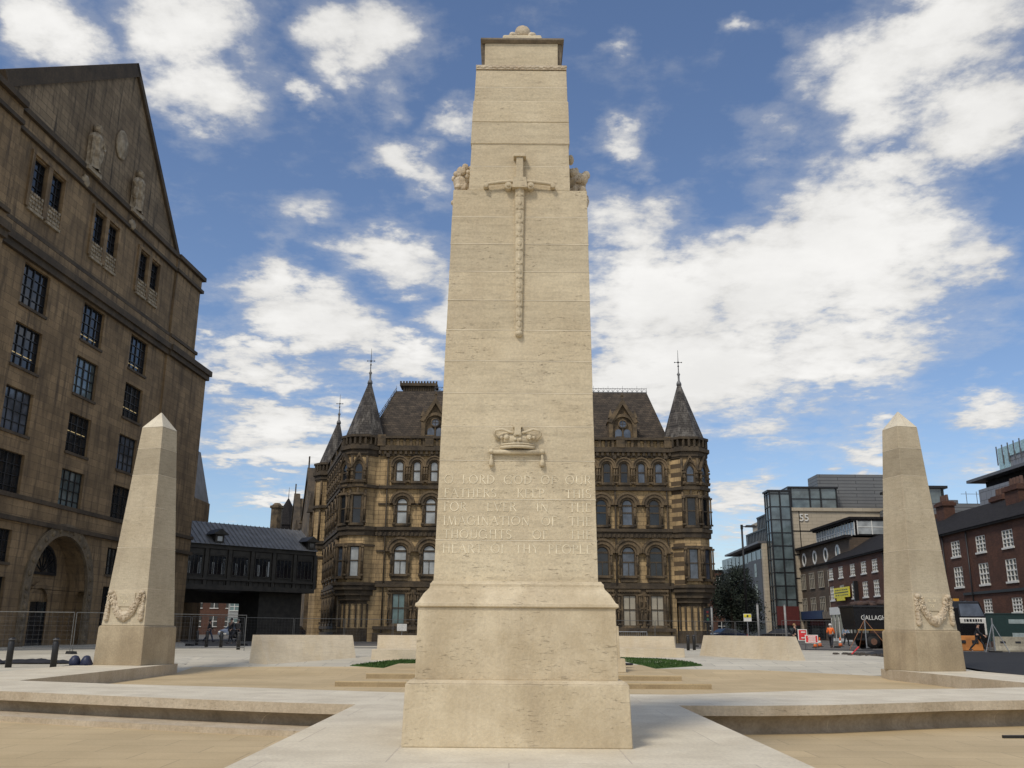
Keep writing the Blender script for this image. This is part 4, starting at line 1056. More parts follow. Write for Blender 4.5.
# turret windows
ap_=2.0*math.cos(PI/8)
AT,ST=win_arch(.4,14.95,16.0,[(.14,.16),(.14,.26)],.2,pointed=True)
items=[];items2=[]
for tx,ty in(TL,TR):
    for a in(-90,-45,-135):
        if (tx<0 and a==-45) or (tx>0 and a==-135): continue
        items.append((tx+ap_*math.cos(R(a)),ty+ap_*math.sin(R(a)),R(a+90),M_glassb if tx>0 else M_glass))
place(AT,ST,items)
AR,SR=win_rect(.42,10.9,13.5,hood=False,cols=1); place(AR,SR,[(i[0],i[1],i[2],M_glass) for i in items])
AR2,SR2=win_rect(.42,6.0,8.7,hood=False,cols=1); place(AR2,SR2,[(i[0],i[1],i[2],(M_glassl if k==0 else M_glassb)) for k,i in enumerate(items)])
m=MB()
for tx,ty,rz,g in items:
    m.x=Matrix.Translation((tx,ty,0))@Matrix.Rotation(rz,4,'Z')
    m.ring([(-.66,16.1),(0,17.3),(.66,16.1)],[(-.8,16.1),(0,17.6),(.8,16.1)],-.36,.02); m.mark(); m.box(-.1,.1,-.2,.02,13.6,14.2); m.box(-.72,.72,-.28,.02,13.55,13.75); m.mark(); m.box(-.72,.72,-.28,.02,8.72,8.98); m.mark()
build_each(m,'turret_gablet',M_thm,thl)
# second turret down the side street
v=MSD@Vector((-16.0,0,0)); turret(v.x,v.y,1.5,tip=25.2,lower=False,spx=.7,finial=2.6)
# side-street gables, farther wings
wing=MSD
for k,(xa,xb,zr,ze) in enumerate(((-48,-34,22.3,16.0),(-75,-62,22.4,15.5))):
    m=MB(); m.x=MSD
    m.box(xa-10,xb+8,0.3,12,0,ze-1.5); m.extr([(xa,0),(xb,0),(xb,ze),((xa+xb)/2,zr),(xa,ze)],-.6,8); m.build('wing_gable',M_thm,thl)
    m=MB(); m.x=MSD; c_=(xa+xb)/2
    m.ring([(xa,ze),(c_,zr),(xb,ze)],[(xa-.3,ze+.3),(c_,zr+.8),(xb+.3,ze+.3)],-.8,.2); m.box(c_-.1,c_+.1,-.7,-.5,zr+.7,zr+2.4); m.box(c_-.45,c_+.45,-.68,-.52,zr+1.5,zr+1.75)
    for s_ in(xa,xb): m.frus((s_-.5,s_+.5,-1,0),ze,(s_-.05,s_+.05,-.55,-.45),ze+2.6)
    m.build('wing_coping',M_thd,thl)
    m=MB(); m.x=MSD; m.add([(xa-8,.3,ze-1.5),(xb+7,.3,ze-1.5),(xb+7,6,ze+4.5),(xa-8,6,ze+4.5)],[(0,1,2,3)]); m.add([(xa-8,12,ze-1.5),(xb+7,12,ze-1.5),(xb+7,6,ze+4.5),(xa-8,6,ze+4.5)],[(3,2,1,0)]); m.build('wing_roof',M_slate,thl)
m=MB(); cxx=-41.9; m.prism(ngon(cxx,77,1.0),0,22.0); m.prism(ngon(cxx,77,1.25),22.0,22.4); m.prism(ngon(cxx,77,1.0),22.4,22.9,.5,(cxx,77)); m.build('round_chimney',M_thm,thl)
m=MB(); m.prism(ngon(-46,102,3.0),0,21.5); m.prism(ngon(-46,102,3.2),21.5,27.2,.03,(-46,102)); m.cyl((-46,102,27),(-46,102,29.5),.08,.03); m.build('far_spirelet',M_dkroof,thl)
# ------------------------------------------------------------------ covered footbridge between the two
B0=Vector((-27.3,77.5,0)); B1=Vector((-18.15,86.65,0)); bl=(B1-B0).length; ba=math.atan2(B1.y-B0.y,B1.x-B0.x)
br=thing('covered_bridge','dark covered footbridge with grey lead roof joining the two civic buildings','bridge',B0,ba)
m=MB(); m.box(-.5,bl,0,5.5,4.35,8.1); m.box(-.5,bl,-.2,.05,4.35,4.75); m.box(-.5,bl,-.25,.05,5.15,5.3); m.box(-.5,bl,-.2,.05,7.75,8.15)
n=6
for i in range(n+1): m.box(bl*i/n-.16,bl*i/n+.16,-.15,.05,4.7,7.8)
for i in range(n):
    for j in range(4): x=bl*(i+.14+.24*j)/n; m.box(x-.03,x+.03,-.06,.0,4.8,5.15)
    m.box(bl*i/n+.3,bl*(i+1)/n-.3,-.08,.0,7.25,7.7)
m.build('deck_and_walls',M_dkbody,br)
m=MB(); m.add([(-.5,-.5,8.1),(bl,-.5,8.1),(bl,2.6,10.25),(-.5,2.6,10.25),(-.5,5.8,8.1),(bl,5.8,8.1)],[(0,1,2,3),(3,2,5,4),(0,3,4),(1,5,2)])
k=int(bl/.42)
for i in range(k+1):
    x=-.4+(bl+.3)*i/k; m.add([(x-.035,-.5,8.11),(x+.035,-.5,8.11),(x+.035,2.6,10.26),(x-.035,2.6,10.26),(x,-.5,8.19),(x,2.6,10.34)],[(0,4,5,3),(4,1,2,5),(0,1,4)])
m.build('roof',M_lead,br)
for xf in(.26,.97):
    x=bl*xf-.3; m=MB(); m.box(x-.4,x+.4,-.4,1.2,8.3,8.95); m.extr([(x-.75,8.95),(x+.75,8.95),(x,9.45)],-.65,1.3); o=m.build('roof_vent',M_dkbody,br)
    m=MB(); m.box(x-.22,x+.22,-.43,-.401,8.4,8.8); m.build('louvre',M_glassl if xf<.5 else M_glass,o)
prot=None
for i in range(n):
    x=bl*(i+.5)/n
    if prot is None:
        m=MB(); w=bl/n/2-.32; m.box(-w,w,-.03,-.005,5.6,7.15); prot=m.build('window',M_glass,br); prot.location=(x,0,0)
        m=MB(); 
        for q in range(5): xx=-w+2*w*q/4; m.box(xx-.03,xx+.03,-.07,-.031,5.6,7.15)
        m.box(-w-.04,w+.04,-.09,-.031,7.15,7.22); m.box(-w-.04,w+.04,-.09,-.031,5.53,5.6); fr=m.build('frame',M_dkbody,prot)
        m=MB(); random.seed(4)
        for q in range(7): xx=-w+.1+(2*w-.2)*random.random(); m.box(xx,xx+random.uniform(.04,.14),-.034,-.0305,5.65,random.uniform(6.3,7.1))
        bl_=m.build('blind',M_glassl,prot)
    else: dupchild(prot,br,(x,0,0),subs=[fr,bl_] if i not in(4,5) else [fr])
m=MB(); m.box(-1,bl+1,7.5,9.5,3.5,4.6); m.build('rear_beam',M_dkbody,br)
m=MB(); 
for xa_,xb_ in((-.4,1.2),(bl-4.6,bl-.2)): m.box(xa_,xb_,1.5,5,0.1,4.34); m.mark()
build_each(m,'pier',M_dkbody,br)
# distant street end seen under the bridge
def block(name,label,cat,x0,x1,y0,y1,z1,mat,rows,cols_,glass,ww=.5,hh=.55,face='front',z0=.1,group=None,frame=None):
    t=thing(name,label,cat,((x0+x1)/2,y0,0),0,group); w=(x1-x0)/2
    m=MB(); m.box(-w,w,0,y1-y0,0,z1); m.build('wall',mat,t)
    fh=(z1-1)/rows; proto=None
    m=MB(); m.box(-w-.2,w+.2,-.2,y1-y0,z1,z1+.4); m.build('parapet',M_dkroof,t)
    for r_ in range(rows):
        for c_ in range(cols_):
            bx_=-w+2*w*(c_+.5)/cols_; bz=.8+fh*(r_+.5)
            if proto is None:
                a=w/cols_*ww*2/2; b=fh*hh/2; mm=MB(); mm.box(-a,a,-.04,-.01,-b,b); proto=mm.build('window',glass,t); proto.location=(bx_,0,bz)
                mm=MB(); mm.box(-.05,.05,-.09,-.041,-b,b); mm.box(-a,a,-.085,-.041,-.05,.05); mm.box(-a-.08,a+.08,-.12,0,-b-.12,-b); fr_=mm.build('frame',frame or M_white,proto)
            else: dupchild(proto,t,(bx_,0,bz),subs=[fr_])
    return t
block('brick_block','dark red brick block glimpsed far under the bridge at left','building',-62,-46,160,175,13,M_brick,4,6,M_glass)
block('white_block','white modern block glimpsed between brick blocks under the bridge','building',-47.0,-41,158,170,14,plain('white_cladding',(.34,.35,.34),.5),5,3,M_glassg,.7,.5)
block('brick_block','dark red brick block glimpsed far under the bridge at right','building',-41,-32,160,175,13,M_brick,4,4,M_glass)
# ------------------------------------------------------------------ RIGHT SIDE
# brick terrace: local x towards the camera, -y outwards (to the plaza)
nv=math.hypot(.044,1); tang=math.atan2(-1/nv,-.044/nv)
TB=Vector((42.23,75.9,0)); D1=Vector((.044/nv,1/nv,0))
ter=thing('brick_terrace','long red brick terrace with white sash windows behind the right obelisk','building',TB,tang)
# x=-s
m=MB(); sw=[3.25,8.35,13.7,19,24.5,30,36.7,40.8,45.2,50.2,54.7]; H2=[];
for s_ in sw: H2.append((-s_-.95,-s_+.95,8.4,9.85)); H2.append((-s_-.95,-s_+.95,5.55,7.4))
G=[(-8.35-.8,-8.35+.8,3.05,4.25),(-3.1-1,-3.1+1,3.0,4.2),(-13.5-.8,-13.5+.8,3.05,4.25)]
m.wall(-56,22,4.9,10.55,H2,.2); m.wall(-33,22,0,4.9,G,.2); m.wall(-56,-33,0,4.9,[],.2)
m.box(-56,22,.25,9,0,10.5); m.build('wall',M_brick,ter)
m=MB(); m.box(-56.2,22,-.3,.3,10.55,10.75); m.build('gutter',M_dkroof,ter)
m=MB(); m.add([(-56.2,-.35,10.75),(22,-.35,10.75),(22,5,13.9),(-56.2,5,13.9),(-56.2,9.5,10.75),(22,9.5,10.75)],[(0,1,2,3),(3,2,5,4),(0,3,4),(1,5,2)]); m.build('roof',M_dkroof,ter)
def sash(w,h):
    m=MB(); m.box(-w/2,w/2,.12,.14,-h/2,h/2); p=m.build('window',M_glass,ter)
    m=MB(); t=.032; 
    for i in range(4): x=-w/2+w*i/3; tt=t*2.4 if i in(0,3) else t; m.box(max(x-tt,-w/2),min(x+tt,w/2),.02,.118,-h/2,h/2)
    for j in range(5): z=-h/2+h*j/4; tt=t*2 if j in(0,2,4) else t; m.box(-w/2,w/2,.025,.116,max(z-tt,-h/2),min(z+tt,h/2))
    f=m.build('frame',M_white,p); m=MB(); m.box(-w/2-.12,w/2+.12,-.1,.119,-h/2-.16,-h/2-.001); g=m.build('sill',M_white,p); return p,[f,g]
Pa,Sa=sash(1.9,1.45); Pb,Sb=sash(1.9,1.85)
for k,s_ in enumerate(sw):
    if k==0: Pa.location=(-s_,0,9.125); Pb.location=(-s_,0,6.475)
    else: dupchild(Pa,ter,(-s_,0,9.125),subs=Sa); dupchild(Pb,ter,(-s_,0,6.475),subs=Sb)
Pc,Sc=sash(1.6,1.2)
for k,g in enumerate(G):
    if k==0: Pc.location=((g[0]+g[1])/2,0,3.65)
    else: dupchild(Pc,ter,((g[0]+g[1])/2,0,3.62),subs=Sc)
for s_ in(33.4,10.9,16.3):
    m=MB(); m.smooth=True; m.cyl((-s_,-.12,.3),(-s_,-.12,10.5),.07,n=8); m.build('drainpipe',M_black,ter)
# chimneys on the terrace
for k,(s_,y_) in enumerate(((25.5,4.4),(14.0,5.2),(7.3,3.4))):
    m=MB(); w=1.0 if k==0 else 1.25; m.box(-s_-w,-s_+w,y_-.6,y_+.6,11,15.2 if k==0 else 14.3); zt=15.2 if k==0 else 14.3
    m.box(-s_-w-.15,-s_+w+.15,y_-.75,y_+.75,zt-.5,zt-.15); o=m.build('chimney',M_brick,ter)
    m=MB()
    for q in range(4): 
        xq=-s_-w+.3+(2*w-.6)*q/3; m.cyl((xq,y_,zt),(xq,y_,zt+.75),.2,.15,8)
    m.build('chimney_pots',stone('clay_pot',(.13,.07,.05),(.08,.05,.04),4),o)
# shopfronts along the terrace foot
def shop(x0,x1,fmat,label,mats=(M_glass,)):
    m=MB(); m.box(x0,x1,-.25,.0,3.6,4.6); o=m.build('shop_fascia',fmat,ter); o['label']=label
    m=MB(); m.box(x0+.1,x1-.1,-.06,-.01,.5,3.58); g=m.build('shop_window',M_glass,ter)
    m=MB(); n_=int((x1-x0)/1.6)
    for i in range(n_+1): x=x0+.1+(x1-x0-.2)*i/n_; m.box(x-.06,x+.06,-.14,-.061,.4,3.6)
    m.box(x0,x1,-.16,-.061,.1,.5); m.build('shop_frame',M_white if fmat is M_white else M_black,g)
shop(-55.9,-47.2,M_white,'pale shop fascia under the yellow board'); shop(-47,-40.5,M_black,'black shop fascia')
m=MB(); random.seed(9)
for i in range(26):
    x=-12.8+i*.55; 
m.box(-12.9,3.5,-.12,.0,4.72,4.95); m.build('sign_rail',M_black,ter)
yb=MB(); yb.box(-52.6,-46.0,-.42,-.32,5.75,7.05); yb.box(-51.6,-48.2,-.41,-.33,5.35,5.75)
o=yb.build('letting_board',M_yellow,ter)
m=MB(); m.box(-52.2,-46.4,-.44,-.421,6.35,6.46); random.seed(2)
x=-52.0
while x<-47: 
    w=random.uniform(.3,.7); m.box(x,x+w,-.44,-.421,6.68,6.78); m.box(x+.1,x+w,-.44,-.421,6.0,6.12); x+=w+.25
m.build('board_lettering',M_black,o)
m=MB(); m.box(-43.6,-43.3,-.6,-.1,5.0,7.6); m.build('projecting_sign',M_black,ter)
# brown stone building with white glazed attic
bs=thing('brown_stone_building','brown stone building with oval windows and white glazed attic beside the terrace','building',(46.5,131,0),-PI/2)
# local x = -(Y-131) ; X range: -19.2 .. 3.5
m=MB(); m.box(-21,3.5,0,20,0,13.9); m.build('wall',M_brown,bs)
m=MB(); m.box(-21.2,3.7,-.7,.2,13.9,14.25); m.box(-21,3.5,-.25,.1,11.0,11.2); m.build('cornice',M_dkroof,bs)
m=MB(); m.box(-13,3.3,1.0,8,14.2,16.45); m.box(-13.5,3.5,.2,12,16.45,16.75); m.mi=1; m.box(-13.4,3.42,.5,8.4,16.2,16.44); m.build('attic',[M_dkroof,M_dkroof],bs)
m=MB()
for i in range(14): x=-12.8+i*1.15; m.box(x,x+.75,.93,.98,14.35,15.15) ; m.box(x,x+.75,.93,.98,15.3,16.1)
m.build('attic_glazing',M_glassl,bs)
m=MB(); 
for i in range(15): x=-12.95+i*1.15; m.box(x,x+.13,.88,.97,14.25,16.2)
m.box(-13,3.3,.89,.96,15.17,15.28); m.build('attic_frame',M_white,bs)
m=MB(); m.box(3.31,3.36,1.3,5.3,14.4,16.3); o=m.build('attic_end_window',M_glassl,bs)
m=MB(); 
for y_ in(1.25,3.25,5.25): m.box(3.37,3.42,y_,y_+.12,14.35,16.35)
m.box(3.365,3.41,1.25,5.35,15.3,15.4); m.build('frame',M_white,o)
m=MB(); m.box(-2,3.4,8,20,13.9,17.2); m.build('rear_block',M_brick,bs)
first=None
for s_ in(16.7,11.5,6.4,1.3):
    if first is None:
        el=[(.62*math.cos(2*PI*i/18),.75*math.sin(2*PI*i/18)) for i in range(18)]; e2=[(x*1.45,z*1.4) for x,z in el]
        m=MB(); m.ring(el,e2,-.12,.02,True); first=m.build('oval_window',M_white,bs); first.location=(-s_,0,12.3)
        m=MB(); m.extr(el,-.05,-.01); p_=m.build('pane',M_glass,first)
    else: dupchild(first,bs,(-s_,0,12.3),subs=[p_])
proto=None
for s_ in(17.8,13.5,9.2,4.9,.6):
    for z in(5.2,8.9):
        if proto is None:
            m=MB(); m.box(-1.1,1.1,-.06,-.01,-1.1,1.1); proto=m.build('window',M_glass,bs)
            m=MB()
            for i in range(4): x=-1.1+2.2*i/3; m.box(x-.07,x+.07,-.14,-.061,-1.1,1.1)
            m.box(-1.1,1.1,-.13,-.061,.25,.37); m.box(-1.2,1.2,-.16,-.061,-1.2,-1.08); m.box(-1.2,1.2,-.16,-.061,1.08,1.2); f_=m.build('frame',stone('pale_mullion',(.38,.34,.27),(.3,.27,.21),2),proto); proto.location=(-s_,0,z)
        else: dupchild(proto,bs,(-s_,0,z),subs=[f_])
m=MB(); m.box(-20.5,-9,-.5,0,3.2,4.4); o=m.build('shop_fascia',plain('blue_fascia',(.02,.045,.10),.5),bs); o['label']='dark blue shop fascia'
m=MB(); m.box(-20.3,-9.2,-.1,-.02,.3,3.1); m.build('shop_window',M_glass,bs)
m=MB(); m.box(-8.6,3.3,-.5,0,3.2,4.2); m.build('shop_fascia',M_soot,bs)
# number 55 office building
of=thing('glass_office_building','pale stone office block with dark glass corner tower and white number 55','building',(45.7,150,0))
m=MB(); m.box(0,24,0,25,0,20.3); m.build('stone_front',M_buff,of)
m=MB(); m.box(-.2,24.2,-.25,25,20.3,20.85); m.build('coping',M_buff,of)
m=MB(); 
for z in(17.0,13.2,9.5,5.7): m.box(-.02,24,-.05,.01,z,z+.18)
for x in(1.1,): m.box(x,x+.12,-.05,.01,0,20.3)
m.build('dark_joint',M_dkroof,of)  # thin dark strips across and up the stone front
text('number_sign','55',1.65,M_white,of,(1.9,-.12,19.2),(PI/2,0,0),.04)
m=MB(); m.box(-3.6,-.15,-.3,2.4,0,23.4); m.box(-.15,8.0,1.2,9,20.9,24.2); m.build('glass_tower',M_glasst,of)
m=MB()
for x in(-3.6,-1.95,-.3): m.box(x-.07,x+.16,-.42,-.31,0,23.5)
for j in range(11): m.box(-3.7,-.1,-.38,-.31,2.0+j*2.1,2.14+j*2.1); m.box(-3.72,-3.61,-.3,2.4,2.0+j*2.1,2.14+j*2.1)
m.box(-3.9,0,-.5,2.6,23.4,23.7); m.box(-.1,8.2,.9,9,24.2,24.5)
for x in(-.1,.3,3.4,5.2,7.8): m.box(x,x+.22,1.05,1.19,20.9,24.2)
m.box(-.1,8,1.08,1.19,22.4,22.55)
for y_ in(1.0,2.3): m.box(-3.72,-3.61,y_,y_+.16,0,23.5)
m.build('tower_mullions',M_black,of)
m=MB(); m.box(5.6,17.5,3,8,20.9,26.9); m.build('plant_screen',M_grey,of)
# lower wing to the left with canopy (facing the plaza at X = 42)
m=MB(); m.box(-3.6,3,5.0,36,0,13.0); m.build('side_wing',M_black,of)
m=MB(); m.box(-5.0,-3.65,.4,1.6,0,15.3) if False else m.box(-4.5,-2.9,2.5,3.2,0,15.3); m.build('stone_pier',M_buff,of)
m=MB(); m.box(-6.9,-3.61,2.9,3.2,2.6,12.6) if False else m.box(-4.6,-3.61,3.3,11.5,2.6,12.9); o=m.build('grey_fin_wall',plain('mid_grey_panel',(.085,.088,.095),.6,var=.1),of)
m=MB()
for z in(3.4,6.8,10.1): 
    m.box(-4.64,-4.605,6.2,7.6,z,z+2.2)
m.build('slot_window',M_glass,o)
m=MB()
for j in range(16): m.box(-3.95,-3.61,11.6,36,1.8+j*.68,2.0+j*.68)
m.build('louvres',stone('dark_louvre',(.06,.06,.062),(.04,.04,.042),2),of)
m=MB()
for i in range(10): m.box(-3.66,-3.61,12.4+i*2.4,13.1+i*2.4,10.3,11.3); m.mark(); m.box(-3.66,-3.61,4.0+i*3.0,5.3+i*3.0,13.1,14.6); m.mark()
build_each(m,'side_window',M_glassb,of)
m=MB(); m.add([(-5.1,2.6,15.35),(3,2.6,15.35),(3,27,15.0),(-5.1,27,15.0),(-5.1,2.6,15.7),(3,2.6,15.7),(3,27,15.3),(-5.1,27,15.3)],[(3,2,1,0),(4,5,6,7),(0,1,5,4),(1,2,6,5),(2,3,7,6),(3,0,4,7)]); m.build('canopy',M_iron,of)
m=MB(); m.box(-3.6,2,5,36,13.0,14.95); m.build('upper_glazing',M_glass,of)
m=MB(); m.box(-3.4,2,3,16,15.7,17.9); m.box(-3.2,2,3,9,17.9,20.0); o=m.build('stepped_storey',M_glassl,of)
m=MB()
for i in range(14): m.box(-3.52,-3.41,3+i*1.0,3.4+i*1.0,15.7,17.9)
for i in range(7): m.box(-3.32,-3.21,3+i*.95,3.4+i*.95,17.9,20.0)
m.box(-3.6,2,2.9,16.2,17.75,18.0); m.box(-3.4,2,2.9,9.2,20.0,20.25); m.build('stepped_frame',M_black,o)
m=MB(); m.box(-3.61,-.1,-.6,-.43,2.3,5.2); m.build('red_awning',plain('dull_red',(.10,.018,.015),.6),of)
# far brick block behind the tree
block('brick_block','low red-brown brick block far behind the dark tree','building',40,49,200,212,13.6,M_brick,4,3,M_glass)
# grey clad block with penthouse (right of the right obelisk)
t=thing('clad_building','grey clad block with small glass penthouse behind the brick chimney','building',(64,140,0))
m=MB(); m.box(-4,20,0,12,0,20.4); m.build('wall',M_grey,t)
m=MB(); m.box(-3.8,2.6,1,8,20.4,22.8); m.build('penthouse',M_glasst,t)
m=MB(); m.box(-4.3,3.1,.6,8.4,22.8,23.2)
for x in(-3.8,-.6,2.2): m.box(x,x+.35,.9,1.0,20.4,22.8)
m.build('penthouse_roof',M_black,t)
m=MB(); m.box(2.6,4.4,.5,2,20.4,21.0); 
for x in(6,7.6,10.5,12.5): m.cyl((x,1,20.4),(x,1,22.4),.05,n=5); m.cyl((x-.8,1,22),(x+.8,1,22),.04,n=4)
m.build('aerials',M_iron,t)
# modern dark block with glass crown (far right): local x toward the camera, -y outwards
md=thing('modern_block','dark modern block with grey panel box and glass balustrade, topmost at far right','building',(58,100,0),-PI/2)
m=MB(); m.box(-13.2,22,.8,20,0,19.4); m.build('wall',M_dkroof,md)
m=MB(); m.add([(-15.2,-.6,19.5),(24,-.6,19.5),(24,14,19.5),(-15.2,14,19.5),(-15.2,-.6,19.85),(24,-.6,19.85),(24,14,20.0),(-15.2,14,20.0)],[(3,2,1,0),(4,5,6,7),(0,1,5,4),(1,2,6,5),(2,3,7,6),(3,0,4,7)]); m.build('eave',M_iron,md)
m=MB(); m.box(-13.2,-6.2,-.2,4,10,18.4); m.build('panel_box',M_panel,md)
m=MB(); m.box(-9.6,-8.6,-.26,-.21,15.8,16.5); m.box(-10.8,-9.8,-.26,-.21,12.4,13.1); m.build('box_window',M_glassl,md)
m=MB(); m.box(-9.8,22,1.0,14,19.9,22.0); m.build('upper_storey',M_panel,md)
m=MB()
for i in range(22): m.box(-9.7+i*1.3,-8.6+i*1.3,.9,.98,21.6 if i>1 else 20.2,22.9)
m.build('balustrade_glass',plain('pale_cyan_glass',(.38,.55,.56),.1,var=.2),md)
m=MB()
for i in range(24): m.box(-9.9+i*1.3,-9.78+i*1.3,.8,.9,20.9,23.2)
m.build('balustrade_post',M_iron,md)
# ------------------------------------------------------------------ TREE
def tree(name,label,loc,h,r,seed,nleaf=9000,zc=.6):
    random.seed(seed); t=thing(name,label,'tree',loc)
    m=MB(); m.smooth=True; tips=[]
    m.tube([(0,0,0),(.05,.02,h*.2),(0,.1,h*.42),(.1,0,h*.7)],[.28,.22,.16,.07],8)
    for k in range(11):
        a=k*2.4; z0=h*(.25+.04*k); L=r*random.uniform(.7,1.0)
        p=[(0,0,z0),(L*.5*math.cos(a),L*.5*math.sin(a),z0+h*.10),(L*.85*math.cos(a),L*.85*math.sin(a),min(h*.92,z0+h*.2))]
        m.tube(p,[.09,.06,.03],5); tips.append(p[2]); tips.append(p[1])
    m.build('trunk',M_bark,t)
    for k in range(26): 
        a=random.uniform(0,2*PI); q=random.random()**.5*r*.85; z=random.uniform(.22,.93)*h; q*=math.sin(PI*min(1,max(.1,(z/h-.12)/.9)))**.5; tips.append((q*math.cos(a),q*math.sin(a),z))
    m=MB()
    for i in range(nleaf):
        c=random.choice(tips); g=[random.gauss(0,.42*r/3) for _ in range(3)]
        p=Vector(c)+Vector(g); s_=random.uniform(.09,.19); u=Vector([random.gauss(0,1) for _ in range(3)]).normalized(); w=u.orthogonal().normalized()
        m.add([tuple(p-u*s_),tuple(p+w*s_*.6),tuple(p+u*s_),tuple(p-w*s_*.6)],[(0,1,2,3)])
    m.build('crown',M_leaf,t); return t
tree('broadleaf_tree','dark leafy tree standing against the right end of the gothic hall',(27.6,118,.1),9.2,3.3,4)
tree('broadleaf_tree','lower dark leafy tree just right behind its taller neighbour at the gothic hall',(31.6,128,.1),7.0,3.0,9,6000)
# ------------------------------------------------------------------ STREET FURNITURE
def bollard(loc,label):
    m=MB(); m.smooth=True; m.lathe((0,0,0),[(.10,0),(.10,.78),(.085,.80),(.085,.83),(.10,.85),(.10,.90),(.07,.93),(.01,.935)],14)
    t=thing('bollard',label,'bollard',loc,0,'dark metal bollards'); m.build('post',M_iron if False else M_black,t)
    m=MB(); m.smooth=True; m.lathe((0,0,.865),[(.103,0),(.103,.02)],14); m.build('collar',M_iron,t); return t
bollard((-16.15,31.0,-.04),'dark bollard at the left edge, at the end of the black sheeting')
bollard((-14.85,31.3,-.04),'dark bollard beside the navy bags left of the obelisk')
for p,l in(((-21.0,64.1,.12),'dark bollard leftmost of those before the bridge opening'),((-18.4,58,.12),'dark bollard second from the left before the bridge opening'),((-16.8,55.6,.12),'dark bollard on the black foot plate before the bridge opening'),((-14.7,51.8,.11),'dark bollard nearest the long left bench'),((11.0,59.0,.12),'dark bollard in the gap between the right-hand benches, left of its pair'),((11.6,60.2,.12),'dark bollard in the gap between the right-hand benches, right of its pair')): bollard(p,l)
# dark sheeting and bags by the left obelisk
def sheetlump(name,label,cat,c,L,W,h,mat,seed,rz=0):
    random.seed(seed); m=MB(); nx,ny=18,6; m.smooth=True
    vs=[]
    for j in range(ny+1):
        for i in range(nx+1):
            u=i/nx*2-1;v=j/ny*2-1; e=max(0,1-u*u)*max(0,1-v*v)
            vs.append((u*L/2,v*W/2*(1-.25*abs(u)),h*(e**.5)*(.55+.9*abs(noise.noise(Vector((u*3+seed,v*2,1)))))))
    m.add(vs,[(j*(nx+1)+i,j*(nx+1)+i+1,(j+1)*(nx+1)+i+1,(j+1)*(nx+1)+i) for j in range(ny) for i in range(nx)])
    return tag(m.build(name,mat,loc=c,rot=(0,0,rz)),label,cat)
sheetlump('plastic_sheet','crumpled black sheeting on the paving between the two left bollards','sheeting',(-17.0,34.4,0),2.5,1.0,.16,M_dkcloth,3,.1)
sheetlump('plastic_sheet','black sheeting lying behind the bollard at the left edge','sheeting',(-18.3,33.6,0),1.3,.9,.2,M_dkcloth,8,.1)
for dx,l in((-.22,'left navy bag of two beside the left obelisk'),(.17,'right navy bag of two beside the left obelisk')):
    m=MB(); m.smooth=True; m.lathe((0,0,0),[(.14,0),(.19,.08),(.17,.22),(.10,.33),(.03,.36)],12,.25,dx); tag(m.build('bag',M_navy,loc=(-14.35+dx,32.2,-.04)),l,'bag')
sheetlump('plastic_sheet','small black cloth under the two navy bags','cloth',(-14.35,32.1,-.035),1.1,.5,.06,M_dkcloth,5)
# teal flag pole next to the left obelisk
t=thing('flag_pole','thin dark pole with a teal cloth beside the left obelisk','pole',(-14.75,35.2,.03)); m=MB(); m.cyl((0,0,0),(0,0,2.35),.045,.04,8); m.build('pole',M_black,t)
m=MB(); m.smooth=True; m.lathe((-.08,0,1.95),[(.10,0),(.15,.1),(.12,.3),(.03,.42)],8,.3); m.build('cloth',M_teal,t)
tag(MB().box(-.5,.5,-.03,.03,0,.05).build('steel_bar',M_black,loc=(9.05,17.0,-.497),rot=(0,0,R(4)),bevel=.008),'short black metal bar lying in the sunken area at the right edge','bar')
m=MB(); m.cyl((0,0,0),(.55,.25,.42),.035,n=7); tag(m.build('tape_pole',M_red,loc=(17.6,49.5,.12)),'short red pole leaning out of the rubble','pole')
# fence panels
def fence(a,b,label,hz=2.0,feet=True):
    a=Vector((*a,gz(*a)));b=Vector((*b,gz(*b))); L=(b-a).length; t=thing('fence_panel',label,'fence panel',a,math.atan2(b.y-a.y,b.x-a.x),'temporary mesh fence panels round the works')
    m=MB(); r=.017
    for x in(.03,L-.03): m.cyl((x,0,.06),(x,0,hz),r,n=5)
    m.cyl((.03,0,hz),(L-.03,0,hz),r,n=5); m.cyl((.03,0,.22),(L-.03,0,.22),r,n=5)
    m.build('frame',M_fence,t)
    m=MB(); n_=int(L/.22)
    for i in range(1,n_): x=L*i/n_; m.box(x-.0015,x+.0015,-.002,.002,.22,hz)
    for j in range(1,8): z=.22+(hz-.22)*j/8; m.box(0,L,-.002,.002,z-.002,z+.002)
    m.build('mesh_infill',M_iron,t)
    m=MB(); 
    for x in((0.0,) ): m.box(x-.13,x+.13,-.38,.38,0,.12,.02,.05)
    m.build('foot_block',M_rubber,t)
def fenceline(pts,desc,hz=2.0):
    k=0
    for a,b in zip(pts,pts[1:]):
        L=math.dist(a,b); n_=max(1,round(L/3.5))
        for i in range(n_):
            p=(a[0]+(b[0]-a[0])*i/n_,a[1]+(b[1]-a[1])*i/n_); q=(a[0]+(b[0]-a[0])*(i+1)/n_,a[1]+(b[1]-a[1])*(i+1)/n_)
            k+=1; 
            # keep neighbours 3 cm apart
            u=((q[0]-p[0]),(q[1]-p[1])); fence((p[0]+u[0]*.005,p[1]+u[1]*.005),(q[0]-u[0]*.005,q[1]-u[1]*.005),desc(k),hz)
ordn=['first','second','third','fourth','fifth','sixth','seventh','eighth','ninth','tenth','eleventh','twelfth','thirteenth','fourteenth']
fenceline([(-26,40.5),(-19.0,41.5),(-13.0,47)],lambda k:f'{ordn[k-1]} mesh fence panel from the left, before the office block portal',1.75)
